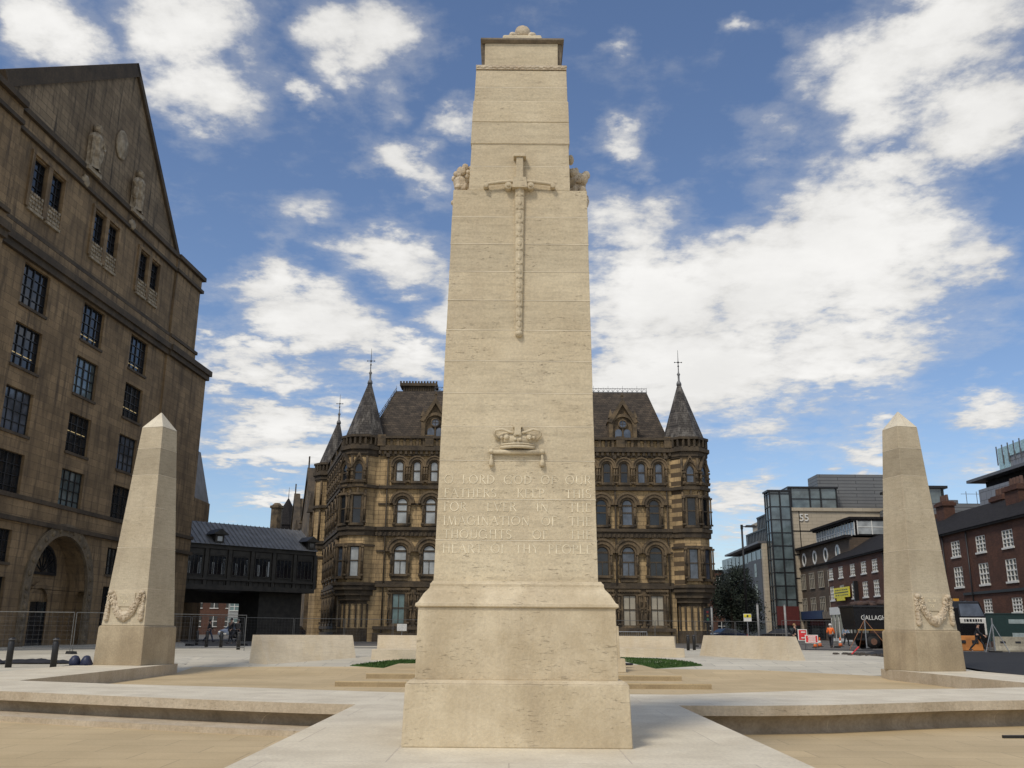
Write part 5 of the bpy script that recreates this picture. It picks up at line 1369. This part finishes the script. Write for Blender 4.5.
fenceline([(-23,58),(-15.0,66),(-2,72)],lambda k:f'{ordn[k-1]} mesh fence panel from the left, under the bridge and gothic hall',1.8)
fenceline([(8,73),(20.5,73.5)],lambda k:f'{ordn[k-1]} mesh fence panel from the left, right of the pylon by the gothic hall',1.9)
fenceline([(21.0,73.6),(29.5,74),(40.0,79)],lambda k:f'{ordn[k-1]} mesh fence panel from the left, in front of the tipper lorry and hoarding',2.0)
# low crowd barrier right of the pylon
def crowd(loc,rz,label):
    t=thing('crowd_barrier',label,'barrier',loc,rz); m=MB()
    for x in(0,2.2): m.cyl((x,0,.05),(x,0,1.05),.02,n=5); m.box(x-.03,x+.03,-.3,.3,0,.04)
    m.cyl((0,0,1.08),(2.2,0,1.08),.022,n=5); m.cyl((0,0,.25),(2.2,0,.25),.02,n=5); m.build('frame',M_galv,t)
    m=MB(); 
    for i in range(1,16): m.cyl((2.2*i/16,0,.25),(2.2*i/16,0,1.08),.008,n=4)
    m.build('bars',M_galv,t)
crowd((6.5,60.5,.12),.03,'low steel crowd barrier between the right-hand benches')
# white notice board on the fence, left
t=thing('notice','small white notice fixed on the fence before the gothic hall','notice',(-7.9,69.5,.12)); m=MB(); m.box(-.35,.35,-.02,.02,1.0,1.5); m.build('board',M_white,t); m=MB(); m.cyl((0,.03,0),(0,.03,1.5),.025,n=5); m.build('post',M_galv,t)
# lamp post
t=thing('street_lamp','tall black street lamp rising in front of the dark louvred office','street lamp',(23.7,95,.12)); m=MB(); m.smooth=True; m.cyl((0,0,0),(0,0,1.4),.16,.14,10); m.cyl((0,0,1.4),(0,0,11.6),.13,.10,10); m.build('pole',M_black,t)
m=MB(); m.smooth=True; m.cyl((0,0,11.55),(.7,0,11.6),.05,.05,8); m.smooth=False; m.frus((.35,1.5,-.18,.18),11.5,(.45,1.35,-.12,.12),11.72); m.cyl((0,0,11.3),(0,0,11.75),.14,.14,8); m.build('lamp_head',M_black,t)
def tube_sign():
    pass
t=thing('parking_sign','small white and yellow sign plate on a thin pole left of the lamp foot','sign',(20.0,80,.12)); m=MB(); m.cyl((0,0,0),(0,0,2.6),.035,n=6); m.build('pole',M_galv,t)
m=MB(); m.box(-.33,.33,-.06,-.03,1.95,2.6); o=m.build('plate',M_white,t); m=MB(); m.box(-.3,.3,-.075,-.062,2.3,2.56); m.build('yellow_band',M_yellow,o); m=MB(); m.ball((0,-.08,2.42),.09,1,.2,1); m.build('symbol',M_navy,o)
for x,y,h,l in((20.9,80,3.5,'plain grey post midway between lamp and glass corner tower'),(23.2,80,3.45,'plain grey post in front of the glass corner tower'),(17.0,80,3.2,'plain grey post next to the traffic light by the tree')):
    t=thing('metal_post',l,'post',(x,y,.12)); m=MB(); m.smooth=True; m.cyl((0,0,0),(0,0,h-.12),.09,n=10); m.cyl((0,0,0),(0,0,.2),.13,n=10); m.build('post',M_post,t); m=MB(); m.smooth=True; m.lathe((0,0,h-.12),[(.1,0),(.1,.05),(.02,.1)],10); m.build('cap',M_iron,t)
t=thing('traffic_light','black traffic light with pole at the right end of the gothic hall','traffic light',(16.4,79,.12)); m=MB(); m.cyl((0,0,0),(0,0,3.0),.06,n=8); m.build('pole',M_black,t)
m=MB(); m.box(-.18,.18,-.2,.1,1.9,2.9); m.box(-.30,.30,-.12,-.1,1.8,3.0); hd=m.build('signal_head',M_black,t)
for z,c in((2.7,'red_lens'),(2.4,'amber_lens'),(2.1,'green_lens')):
    m=MB(); m.cyl((0,-.23,z),(0,-.2,z),.10,n=12); m.build(c,plain(c,{'r':(.15,.01,.01),'a':(.15,.08,.01),'g':(.01,.1,.05)}[c[0]],.3),hd)
# street lamps with glazed heads by the hall
for x,y,l in((-19.3,100,'old style lamp standard in the shadow beneath the bridge'),):
    t=thing('street_lamp',l,'street lamp',(x,y,.12)); m=MB(); m.cyl((0,0,0),(0,0,3.6),.07,.05,8); m.build('pole',M_black,t); m=MB(); m.lathe((0,0,3.6),[(.12,0),(.3,.5),(.34,.55),(.05,.85)],8); m.build('lantern',M_glassl,t)
# cones
def cone(loc,label):
    t=thing('traffic_cone',label,'traffic cone',loc,0,'orange traffic cones on the street'); m=MB(); m.smooth=True; m.lathe((0,0,.04),[(.17,0),(.13,.22)],14); m.lathe((0,0,.04),[(.085,.44),(.04,.7),(.03,.71)],14); m.build('cone_body',M_orange,t)
    m=MB(); m.smooth=True; m.lathe((0,0,.04),[(.131,.22),(.086,.44)],14); m.build('reflective_band',M_white,t); m=MB(); m.box(-.22,.22,-.22,.22,0,.04); m.build('foot_plate',M_rubber,t)
cone((23.5,73.5,.12),'orange cone nearest the red road sign, left of its pair'); cone((25.3,78,.12),'orange cone just right of and behind the nearest cone'); cone((27.5,79.5,.12),'orange cone standing alone right of the worker')
# road signs
def rsign(loc,w,h,label,z0=.3,body=M_red,n=3,rz=0):
    t=thing('road_sign',label,'road sign',loc,rz); m=MB(); m.box(-w/2,w/2,-.03,.0,z0,z0+h); o=m.build('panel',M_white,t)
    m=MB(); m.box(-w/2+.05,w/2-.05,-.04,-.031,z0+.05,z0+h-.05); m.build('face',body,o)
    m=MB(); random.seed(n)
    for j in range(n):
        z=z0+h*(.75-.5*j/max(1,n-1)); m.box(-w*.32+random.uniform(0,.1),w*.3,-.047,-.041,z-.04,z+.04)
    m.build('lettering',M_white,o)
    m=MB(); 
    for s_ in(-1,1): m.cyl((s_*w*.4,.0,z0+h),(s_*w*.42,-.25,0),.02,n=4) if False else m.cyl((s_*w*.4,.03,z0+h),(s_*w*.4,.35,0),.02,n=4); m.cyl((s_*w*.4,.01,z0+h),(s_*w*.4,.01,0),.02,n=4)
    m.build('stand',M_iron,t)
rsign((19.75,62.5,.12),.85,.52,'red and white rectangular road sign at the end of the right bench',.45)
rsign((19.3,62.9,.12),.6,.72,'red and white warning sign beside the woman in black',.6,n=2)
# concrete barrier, hoarding
def jersey(loc,rz,label):
    t=thing('concrete_barrier',label,'barrier',loc,rz,'weathered concrete road barriers'); m=MB()
    prof=[(-.3,0),(.3,0),(.3,.1),(.16,.35),(.1,.95),(-.1,.95),(-.16,.35),(-.3,.1)]
    m.x=Matrix.Rotation(PI/2,4,'Z'); m.extr(prof,-1.45,1.45); m.build('body',M_conc,t,bevel=.02)
    m=MB(); 
    for x in(-.9,0,.9): m.box(x-.16,x+.16,-.17,-.1,.55,.66)
    m.x=Matrix.Identity(4); m.build('lifting_slot',M_dkcloth,t)
for k,l in enumerate(('left concrete road barrier beside the orange barrier','middle concrete road barrier below the green hoarding','right concrete road barrier cut by the frame edge')):
    jersey((33.4+2.75*k,62.8-.9*k,.12),-.3,l)
ho=thing('site_hoarding','dark green site hoarding with pale notices behind the concrete barriers','hoarding',(34.6,69,.12),R(-12)); m=MB(); m.box(0,10,0,.06,.6,2.55); m.box(0,10,-.04,.1,2.5,2.58); m.build('board',M_grn,ho)
m=MB()
for x in(1.5,4.2,6.8): m.box(x,x+1.2,-.02,-.005,1.85,2.15); m.box(x+.15,x+1.25,-.02,-.005,.7,1.2)
m.build('notice',plain('pale_notice',(.30,.36,.36),.5),ho)
m=MB()
for x in(.1,3.3,6.5,9.8): m.box(x-.06,x+.06,.07,.2,0,2.5)
m.build('support',M_iron,ho)
t=thing('plastic_barrier','orange plastic road barrier behind the right obelisk base','barrier',(31.2,65,.12),-.2); m=MB(); m.frus((-1.2,.9,-.22,.22),0,(-1.1,.8,-.1,.1),1.0); m.build('body',plain('faded_orange_plastic',(.42,.16,.035),.7,var=.25,scale=2),t,bevel=.05)
m=MB(); m.box(-.7,-.2,-.23,-.12,.5,.7); m.box(.2,.6,-.23,-.12,.5,.7); m.build('slot',M_dkcloth,t)
# ------------------------------------------------------------------ VEHICLES
def car(loc,rz,label,paint,s=1.0):
    t=thing('parked_car',label,'car',loc,rz); 
    # local x forward, profile in x,z
    body=[(-2.1,.35),(-2.15,.75),(-1.95,.95),(-1.4,1.0),(-.9,1.38),(.15,1.42),(.85,1.02),(1.75,.88),(2.1,.68),(2.12,.35)]
    m=MB(); W_=.86; n=len(body)
    def ins(z): return .0 if z<1.0 else (z-1.0)*.42
    vs=[(x,-W_+ins(z),z) for x,z in body]+[(x,W_-ins(z),z) for x,z in body]
    m.add(vs,[list(range(n)),list(range(n,2*n))[::-1]]+[(i,n+i,n+(i+1)%n,(i+1)%n) for i in range(n)]); m.build('body',paint,t,bevel=.06)
    m=MB()
    for s_ in(-1,1): m.add([(-1.25,s_*(W_+.004-.0),1.03),(-.85,s_*(W_-.125),1.33),(.12,s_*(W_-.14),1.36),(.7,s_*(W_+.004),1.03)],[(0,1,2,3)])
    m.add([(.84,-.74,1.04),(.84,.74,1.04),(.20,.62,1.405),(.20,-.62,1.405)],[(0,1,2,3)]); m.x=Matrix.Translation((.03,0,.015)); 
    m.x=Matrix.Identity(4); m.add([(-1.42,-.74,1.02),(-.94,-.62,1.38),(-.94,.62,1.38),(-1.42,.74,1.02)],[(0,1,2,3)])
    for i in range(len(m.v)): pass
    g=m.build('windows',M_glass,t); g.modifiers.new('solid','SOLIDIFY').thickness=.03; g.modifiers['solid'].offset=0
    for x in(-1.3,1.32):
        for y_ in(-.84,.84):
            m=MB(); m.smooth=True; m.cyl((0,-.11,0),(0,.11,0),.32,n=16); w_=m.build('wheel',M_rubber,t); w_.location=(x,y_,.32)
            m=MB(); m.cyl((0,-.125,0),(0,.125,0),.19,n=12); m.build('rim',M_galv,w_)
    for y_ in(-.62,.62):
        m=MB(); m.ball((2.06,y_,.68),.13,.5,1.3,.7); m.build('headlight',M_white,t); m=MB(); m.box(-2.17,-2.1,y_-.18,y_+.18,.72,.88); m.build('tail_light',M_red,t)
    m=MB(); m.box(2.1,2.14,-.26,.26,.42,.54); m.build('number_plate',M_white,t)
    return t
P_sil=plain('silver_blue_paint',(.16,.18,.22),.25,.4); P_blk=plain('black_paint',(.012,.012,.014),.25); P_wht=plain('white_car_paint',(.6,.6,.6),.25); P_blu=plain('dark_blue_paint',(.02,.03,.06),.25)
car((-31.2,108,.12),R(-105),'silver-blue car facing out of the street under the bridge',P_sil)
car((-27.6,112,.12),R(-100),'black car right beside the silver-blue one under the bridge',P_blk)
car((-24.4,107,.12),R(-95),'dark blue car rightmost of those under the bridge',P_blu)
car((-33.5,125,.12),R(-95),'black car farthest left and back under the bridge',P_blk)
car((21.0,93.5,.12),R(200),'dark blue car in front of the tree, right of the gothic hall',P_blu)
car((26.2,93,.12),R(150),'black car at the foot of the street lamp, behind the right bench',P_blk)
car((28.2,99,.12),R(262),'white car behind the woman in black',P_wht)
# tipper lorry (black, lettered) left of the right obelisk
tr=thing('tipper_lorry','black tipper lorry with white lettering seen behind the right obelisk','lorry',(29.6,70.8,.12),R(3))
m=MB(); m.frus((-4.0,1.4,-.2,2.2),1.35,(-4.15,1.5,-.3,2.3),2.95); m.box(-4.2,1.55,-.36,2.36,2.95,3.1)
for x in(-3.2,-2.1,-1.0,.1,1.0): pass
m.build('tipper_body',P_blk,tr,bevel=.02); text('lettering','GALLAGHER',.46,M_white,tr,(-2.45,-.335,2.2),(PI/2-.03,0,0),.01,sx=.92)
m=MB(); m.box(-3.9,4.2,.0,.25,.75,1.1); m.box(-3.9,4.2,1.75,2.0,.75,1.1); m.box(-3.9,-3.2,0,2.0,.6,1.1); m.build('chassis',M_black,tr)
m=MB(); m.frus((1.8,4.1,-.2,2.2),.7,(1.8,3.95,-.15,2.15),3.05); m.build('cab',P_blk,tr,bevel=.08)
m=MB(); m.box(2.3,3.5,-.23,-.18,1.75,2.75); m.build('cab_window',M_glass,tr)
for x in(-2.7,-1.4,3.0):
    for y_ in(.05,1.95):
        m=MB(); m.smooth=True; m.cyl((0,-.15,0),(0,.15,0),.5,n=18); w_=m.build('wheel',M_rubber,tr); w_.location=(x,y_,.5)
        m=MB(); m.cyl((0,-.165,0),(0,.165,0),.24,n=12); m.build('rim',plain('rusty_rim',(.16,.08,.05),.7),w_)
m=MB(); m.box(-3.95,1.3,-.37,-.33,1.30,1.38); m.build('side_strip',plain('amber_strip',(.45,.25,.05),.5),tr)
m=MB(); m.smooth=True; random.seed(6)
for i in range(14): m.ball((random.uniform(-3.2,-.2),random.uniform(.4,1.6),3.05+random.uniform(0,.25)),random.uniform(.25,.45),1.3,1.1,.7,8,.4,i)
tag(m.build('rubble_load',stone('dark_rubble_load',(.05,.035,.03),(.09,.05,.035),3,grain=.4,bump=.05),loc=(29.6,70.8,.12)),'heap of dark rubble carried in the black tipper lorry','rubble')
# white lorry right of the obelisk, facing the camera
lw=thing('lorry','white fronted lorry with dark windscreen right of the right obelisk','lorry',(35.1,72.5,.12),R(-6))
m=MB(); m.box(-2.5,1.35,-.05,2.6,1.0,2.3); m.build('cab_lower',M_white,lw,bevel=.08)
m=MB(); m.frus((-2.5,1.3,.0,2.6),2.3,(-2.35,.95,.25,2.5),3.55); m.build('cab_upper',P_blk,lw,bevel=.1)
m=MB(); m.add([(-.6,.02,2.42),(1.15,.02,2.42),(.85,.21,3.35),(-.6,.21,3.35)],[(0,1,2,3)]); g=m.build('windscreen',M_glassb,lw); g.modifiers.new('solid','SOLIDIFY').thickness=.05
m=MB(); m.box(-2.2,1.0,-.10,-.051,.95,1.9); m.build('grille',P_blk,lw)
m=MB(); random.seed(5); x=-1.6
while x<.9: 
    w=random.uniform(.09,.16); m.box(x,x+w,-.075,-.051,2.02,2.2); x+=w+(.07 if random.random()<.8 else .35)
m.build('lettering',P_blk,lw)
m=MB(); m.box(-2.5,1.35,-.08,2.6,.45,.95); m.build('bumper',P_blk,lw,bevel=.05)
for x in(-2.1,.95):
    m=MB(); m.smooth=True; m.cyl((0,-.0,0),(0,.35,0),.5,n=18) if False else m.cyl((-.15,0,0),(.15,0,0),.5,n=18); w_=m.build('wheel',M_rubber,lw); w_.location=(x,.9,.5)
    m=MB(); m.cyl((-.165,0,0),(.165,0,0),.24,n=12); m.build('rim',M_iron,w_)
m=MB(); m.box(-.8,-.4,.6,.9,3.55,3.75); m.build('beacon',plain('amber_lens_beacon',(.6,.28,.02),.3),lw)
# tripod-stayed mast between (props in front of tipper)
def tripod(loc,h,r,label,mat=M_orange):
    t=thing('propped_post',label,'post',loc); m=MB(); m.cyl((0,0,0),(0,0,h),.045,n=6); m.build('post',M_galv,t); m=MB()
    for a in(200,340,90): m.cyl((0,0,h*.85),(r*math.cos(R(a)),r*math.sin(R(a)),0),.025,n=4)
    m.build('stay',mat,t); m=MB(); m.box(-.3,.3,-.3,.3,0,.08); m.build('foot_block',M_rubber,t)
tripod((25.2,67.5,.12),2.4,1.5,'galvanised post with rusty stays in front of the tipper lorry',plain('rust_stay',(.30,.13,.06),.7))
tripod((30.7,60.5,.12),2.1,.8,'galvanised post on a foot block in front of the orange barrier',M_galv)
# ------------------------------------------------------------------ PEOPLE
def skinned(name,verts,edges,rad,mat,parent,sub=1,root=0):
    me=bpy.data.meshes.new(name); me.from_pydata(verts,edges,[]); me.materials.append(mat)
    o=bpy.data.objects.new(name,me); COL.objects.link(o); o.parent=parent
    sk=o.modifiers.new('skin','SKIN'); sk.use_smooth_shade=True
    for i,d in enumerate(me.skin_vertices[0].data): r=rad[i]; d.radius=(r,r) if not hasattr(r,'__len__') else r; d.use_root=(i==root)
    sb=o.modifiers.new('sub','SUBSURF'); sb.levels=sub; sb.render_levels=sub; return o
def person(loc,rz,label,jacket,trousers,stride=.25,hat=None,hair=None,arms=(-.2,.2),h=1.75,lean=0,bend=.15):
    t=thing('person',label,'person',loc,rz); k=h/1.75
    # local: facing -y. joints
    P={'pel':(0,0,.95),'wst':(0,-.01-lean*.3,1.12),'chs':(0,-.02-lean*.7,1.33),'nck':(0,-.01-lean,1.50),'hd':(0,-.03-lean*1.1,1.60),'top':(0,-.02-lean*1.1,1.70)}
    for s_,n_ in((-1,'l'),(1,'r')):
        f=stride*s_
        P['hip'+n_]=(.10*s_,0,.90); P['kn'+n_]=(.11*s_,-f*.55-.04,.50); P['an'+n_]=(.11*s_,-f+(.10 if f<0 else 0),.09+(.05 if f<0 else 0)); P['to'+n_]=(.12*s_,-f-.15+(.06 if f<0 else 0),.035)
        P['sh'+n_]=(.19*s_,-lean*.9,1.42); a=arms[0] if s_<0 else arms[1]
        P['el'+n_]=(.25*s_,-a*.5-lean*.6,1.14); P['wr'+n_]=(.25*s_,-a-bend*.5-lean*.5,.92+bend*.6); P['hn'+n_]=(.24*s_,-a-bend-.05-lean*.5,.84+bend*.7)
    names=list(P); idx={n_:i for i,n_ in enumerate(names)}; V_=[tuple(c*k for c in P[n_]) for n_ in names]
    rd={'pel':.125,'wst':.11,'chs':.135,'nck':.055,'hd':.085,'top':.075,'hip':.09,'kn':.055,'an':.038,'to':.035,'sh':.06,'el':.042,'wr':.028,'hn':.032}
    rr=[rd[n_ if n_ in rd else n_[:-1]]*k for n_ in names]
    E_=[('pel','wst'),('wst','chs'),('chs','nck'),('nck','hd'),('hd','top')]
    for s_ in 'lr': E_+=[('pel','hip'+s_),('hip'+s_,'kn'+s_),('kn'+s_,'an'+s_),('an'+s_,'to'+s_),('chs','sh'+s_),('sh'+s_,'el'+s_),('el'+s_,'wr'+s_),('wr'+s_,'hn'+s_)]
    # fingers
    V2=list(V_);R2=list(rr);E2=[(idx[a],idx[b]) for a,b in E_]
    for s_,n_ in((-1,'l'),(1,'r')):
        hx,hy,hz_=P['hn'+n_]
        for q in range(4):
            b=len(V2); V2.append(((hx+(.0)*s_)*k,(hy-.03+.02*q)*k,(hz_-.05-.01*(q in(1,2)))*k)); V2.append(((hx-.015*s_)*k,(hy-.035+.021*q)*k,(hz_-.09-.01*(q in(1,2)))*k)); R2+=[.010*k,.008*k]; E2+=[(idx['hn'+n_],b),(b,b+1)]
        b=len(V2); V2.append(((hx-.02*s_)*k,(hy-.05)*k,(hz_-.01)*k)); V2.append(((hx-.03*s_)*k,(hy-.065)*k,(hz_-.04)*k)); R2+=[.011*k,.009*k]; E2+=[(idx['hn'+n_],b),(b,b+1)]
    skinned('body',V2,E2,R2,M_skin,t,1,idx['pel'])
    # face details
    m=MB(); m.smooth=True; hx,hy,hz_=[c*k for c in P['hd']]; m.ball((hx,hy-.088*k,hz_),.016,.8,1.2,1.2,6); 
    for s_ in(-1,1): m.ball((s_*.08*k,hy+.0,hz_),.022,.5,1,1.3,6)
    m.build('nose_and_ears',M_skin,t)
    m=MB(); 
    for s_ in(-1,1): m.ball((s_*.03*k,hy-.08*k,hz_+.03*k),.009,n=6)
    m.build('eyes',M_black,t); m=MB(); m.box(-.02*k,.02*k,hy-.088*k,hy-.07*k,hz_-.045*k,hz_-.038*k); m.build('mouth',M_red,t)
    def sub_(ns,grow,mat,name,root):
        ids={n_:i for i,n_ in enumerate(ns)}; vv=[tuple(c*k for c in P[n_]) for n_ in ns]; rr_=[(rd[n_ if n_ in rd else n_[:-1]]+grow)*k for n_ in ns]
        ee=[(ids[a],ids[b]) for a,b in E_ if a in ids and b in ids]; return skinned(name,vv,ee,rr_,mat,t,1,ids[root])
    sub_(['pel','wst','chs','shl','shr','ell','elr','wrl','wrr'],.022,jacket,'jacket','chs')
    sub_(['pel','hipl','hipr','knl','knr','anl','anr'],.020,trousers,'trousers','pel')
    for n_ in 'lr':
        ax,ay,az=P['an'+n_]; m=MB(); m.smooth=True; m.ball((ax*k,(ay-.06)*k,max(.05,az-.03)*k),.06*k,.85,2.1,.85,8); m.build('shoe',M_black,t)
    m=MB(); m.smooth=True; tx_,ty_,tz_=[c*k for c in P['top']]
    if hat: m.ball((tx_,ty_+.01,tz_-.005),.118*k,1,1.12,.85,12); m.lathe((tx_,ty_-.03,tz_-.03),[(.12*k,0),(.135*k,.005),(.12*k,.015)],12); m.build('helmet',hat,t)
    else: m.ball((tx_,ty_+.025,tz_-.02),.105*k,.95,1,.95,10,.1); m.build('hair',hair or M_dkcloth,t)
    return t
person((24.3,72.2,.12),R(150),'worker in orange jacket and white helmet walking away on the street',M_orange,plain('dark_trousers',(.02,.022,.03),.8),.28,hat=M_white,arms=(.05,-.05),bend=.25)
person((19.1,63.9,.12),R(60),'woman in black with fair hair standing behind the right bench end',M_dkcloth,M_dkcloth,.1,hair=plain('fair_hair',(.35,.22,.10),.8),h=1.68)
person((30.9,63.0,.12),R(60),'person in black striding beside the right obelisk, at the orange barrier',M_dkcloth,M_dkcloth,.42,arms=(.25,-.3),lean=.06,h=1.8)
person((29.6,84,.12),R(20),'person in pale blue shirt behind the worker near the shopfronts',plain('pale_blue_shirt',(.30,.38,.50),.8),M_dkcloth,.15)
person((23.0,62.4,.12),R(0),'person in blue shirt half hidden at the left edge of the right obelisk',plain('blue_shirt',(.12,.25,.50),.8),M_dkcloth,.1) if False else None
person((-23.0,64,.12),R(30),'person in black leftmost of those under the bridge',M_dkcloth,M_dkcloth,.2)
person((-20.2,69,.12),R(-20),'person in black walking behind the bollards under the bridge',M_dkcloth,M_dkcloth,.38,h=1.8)
person((-20.6,72,.12),R(160),'person in grey coat with pale cap under the bridge, behind the walkers',plain('grey_coat',(.10,.09,.085),.8),M_dkcloth,.2,hat=plain('pale_cap',(.3,.27,.23),.8))
person((-24.6,78,.12),R(100),'person in dark jacket by the pier under the bridge',M_dkcloth,plain('blue_jeans',(.03,.05,.10),.8),.3)
# ------------------------------------------------------------------ SKY
W=bpy.data.worlds.new('World'); S.world=W; W.use_nodes=True; N=NT(W.node_tree)
SUN_EL=R(52); SUN_AZ=0   # direction to the sun (x,y)
out=N.n('ShaderNodeOutputWorld'); bg=N.n('ShaderNodeBackground'); N.t.links.new(bg.outputs[0],out.inputs[0]); bg.inputs[1].default_value=.10
sky=N.n('ShaderNodeTexSky'); sky.sky_type='NISHITA'; sky.sun_disc=False; sky.sun_elevation=SUN_EL; sky.sun_rotation=math.atan2(-.55,-.835)%(2*PI) # rotation is measured from +Y clockwise: atan2(x,y)
sky.air_density=1.0; sky.dust_density=.6; sky.ozone_density=2.5; sky.altitude=50
d=N.n('ShaderNodeTexCoord').outputs['Generated']
sx=N.n('ShaderNodeSeparateXYZ'); N.put(sx.inputs[0],d)
az=N.math('ARCTAN2',sx.outputs[0],sx.outputs[1]); el=N.math('ARCSINE',sx.outputs[2])
# warped coordinates
zz=N.math('MAXIMUM',N.math('ADD',sx.outputs[2],.12),.05)
pl=N.n('ShaderNodeCombineXYZ'); N.put(pl.inputs[0],N.math('DIVIDE',sx.outputs[0],zz)); N.put(pl.inputs[1],N.math('DIVIDE',sx.outputs[1],zz))
nz=N.noise(pl.outputs[0],2.3,9,.60,.25); nz2=N.noise(pl.outputs[0],7,7,.6,.15)
wob=N.noise(pl.outputs[0],3.2,5,.55); wob2=N.noise(N.vmath('ADD',pl.outputs[0],(5.2,3.1,1.7)),3.2,5,.55)
wob3=N.noise(pl.outputs[0],10,5,.6); wob4=N.noise(N.vmath('ADD',pl.outputs[0],(1.2,7.1,3.7)),10,5,.6)
azw=N.math('ADD',N.math('ADD',az,N.math('MULTIPLY',N.math('SUBTRACT',wob3,.5),.10)),N.math('MULTIPLY',N.math('SUBTRACT',wob,.5),.13)); elw=N.math('ADD',N.math('ADD',el,N.math('MULTIPLY',N.math('SUBTRACT',wob4,.5),.08)),N.math('MULTIPLY',N.math('SUBTRACT',wob2,.5),.10))
def px_dir(px,py):
    u=px-512;v=384-py;c,s_=math.cos(ROLL),math.sin(ROLL); u,v=u*c-v*s_,u*s_+v*c; x=u/920;y=v/920
    r=Vector((x,math.cos(PIT)-y*math.sin(PIT),math.sin(PIT)+y*math.cos(PIT))).normalized(); return math.atan2(r.x,r.y),math.asin(r.z)
BL=[# (px,py,rx,ry,weight) cloud masses where the photograph shows them
 (30,25,75,42,1.1),(205,25,70,55,1.0),(205,90,62,48,.95),(300,95,22,14,.6),(335,40,45,40,.9),(385,45,62,48,1.0),(395,95,30,28,.55),(395,172,60,26,.9),(455,130,30,22,.7),(300,215,35,16,.45),
 (305,315,85,46,1.2),(395,265,70,30,.9),(270,290,45,44,1.0),(240,368,70,28,1.05),(350,340,60,20,.8),(330,395,40,18,.8),(410,355,55,34,1.1),(300,440,95,34,1.15),(240,450,60,22,.9),(275,495,45,14,.8),(220,310,25,20,.5),
 (625,150,44,24,.85),(735,28,32,16,.75),(612,45,14,12,.5),(900,60,120,60,1.0),(820,60,55,50,.75),(985,110,80,55,.95),(770,120,35,40,.5),(930,20,100,40,1.0),(775,145,30,22,.5),
 (640,225,75,42,.95),(655,300,110,70,1.3),(860,250,130,78,1.35),(770,280,120,75,1.3),(700,370,150,70,1.3),(830,350,120,55,1.1),(900,165,60,28,.8),(960,245,60,44,.9),(620,390,60,40,1.1),(620,330,60,50,1.1),(740,420,70,34,.8),
 (985,410,60,28,.9),(880,450,45,26,.75),(1000,470,50,20,.5),(740,500,45,26,.8),(735,540,45,20,.7),(480,320,60,60,1.0),
 (-180,200,150,150,1.0),(1250,250,160,160,1.0),(512,-250,200,120,.9)]
acc=None
for (px,py,rx,ry,w) in BL:
    a0,e0=px_dir(px,py); a1,_=px_dir(px+rx,py); _,e1=px_dir(px,py-ry); sa=abs(a1-a0); se=abs(e1-e0)
    du=N.math('MULTIPLY',N.math('SUBTRACT',azw,a0),1/sa); dv=N.math('MULTIPLY',N.math('SUBTRACT',elw,e0),1/se)
    r2=N.math('ADD',N.math('MULTIPLY',du,du),N.math('MULTIPLY',dv,dv))
    g=N.math('MULTIPLY',N.math('EXPONENT',N.math('MULTIPLY',r2,-1.0)),w)
    acc=g if acc is None else N.math('MAXIMUM',acc,g)
# far from the picture: scattered clouds everywhere else
back=N.ss(sx.outputs[1],-.2,.3,.62,0); acc=N.math('MAXIMUM',acc,back)
nz3=N.noise(pl.outputs[0],22,6,.65,.1)
dn=N.math('ADD',N.math('MULTIPLY',acc,.95),N.math('MULTIPLY',N.math('SUBTRACT',nz,.5),1.9)); dn=N.math('ADD',dn,N.math('MULTIPLY',N.math('SUBTRACT',nz2,.5),1.0)); dn=N.math('ADD',dn,N.math('MULTIPLY',N.math('SUBTRACT',nz3,.5),.45))
mask=N.ss(dn,.27,.84)
thin=N.math('MULTIPLY',N.ss(dn,.05,.55),.26); mask=N.math('MAXIMUM',mask,thin)
shade=N.ss(dn,.45,1.15,.80,1.06); sh2=N.ss(N.noise(pl.outputs[0],3.0,6,.6),.3,.7,.90,1.03); shade=N.math('MULTIPLY',shade,sh2)
cc=N.mix(1.,(8.4,8.3,8.1,1),_g(N,shade),'MULTIPLY')
skc=N.mix(1.,sky.outputs[0],(1.16,1.17,1.24,1),'MULTIPLY')
N.put(bg.inputs[0],N.mix(mask,skc,cc))
L=bpy.data.lights.new('sun','SUN'); L.energy=2.0; L.angle=R(12); L.color=(1,.92,.80)
lo_=bpy.data.objects.new('sun',L); COL.objects.link(lo_)
dv=Vector((-.55*math.cos(SUN_EL),-.835*math.cos(SUN_EL),math.sin(SUN_EL))); lo_.rotation_euler=dv.to_track_quat('Z','Y').to_euler()
S.view_settings.view_transform='Standard'; S.view_settings.look='None'; S.view_settings.exposure=.04; S.view_settings.gamma=1
S.cycles.max_bounces=5; W.cycles.sampling_method='MANUAL'; W.cycles.sample_map_resolution=512
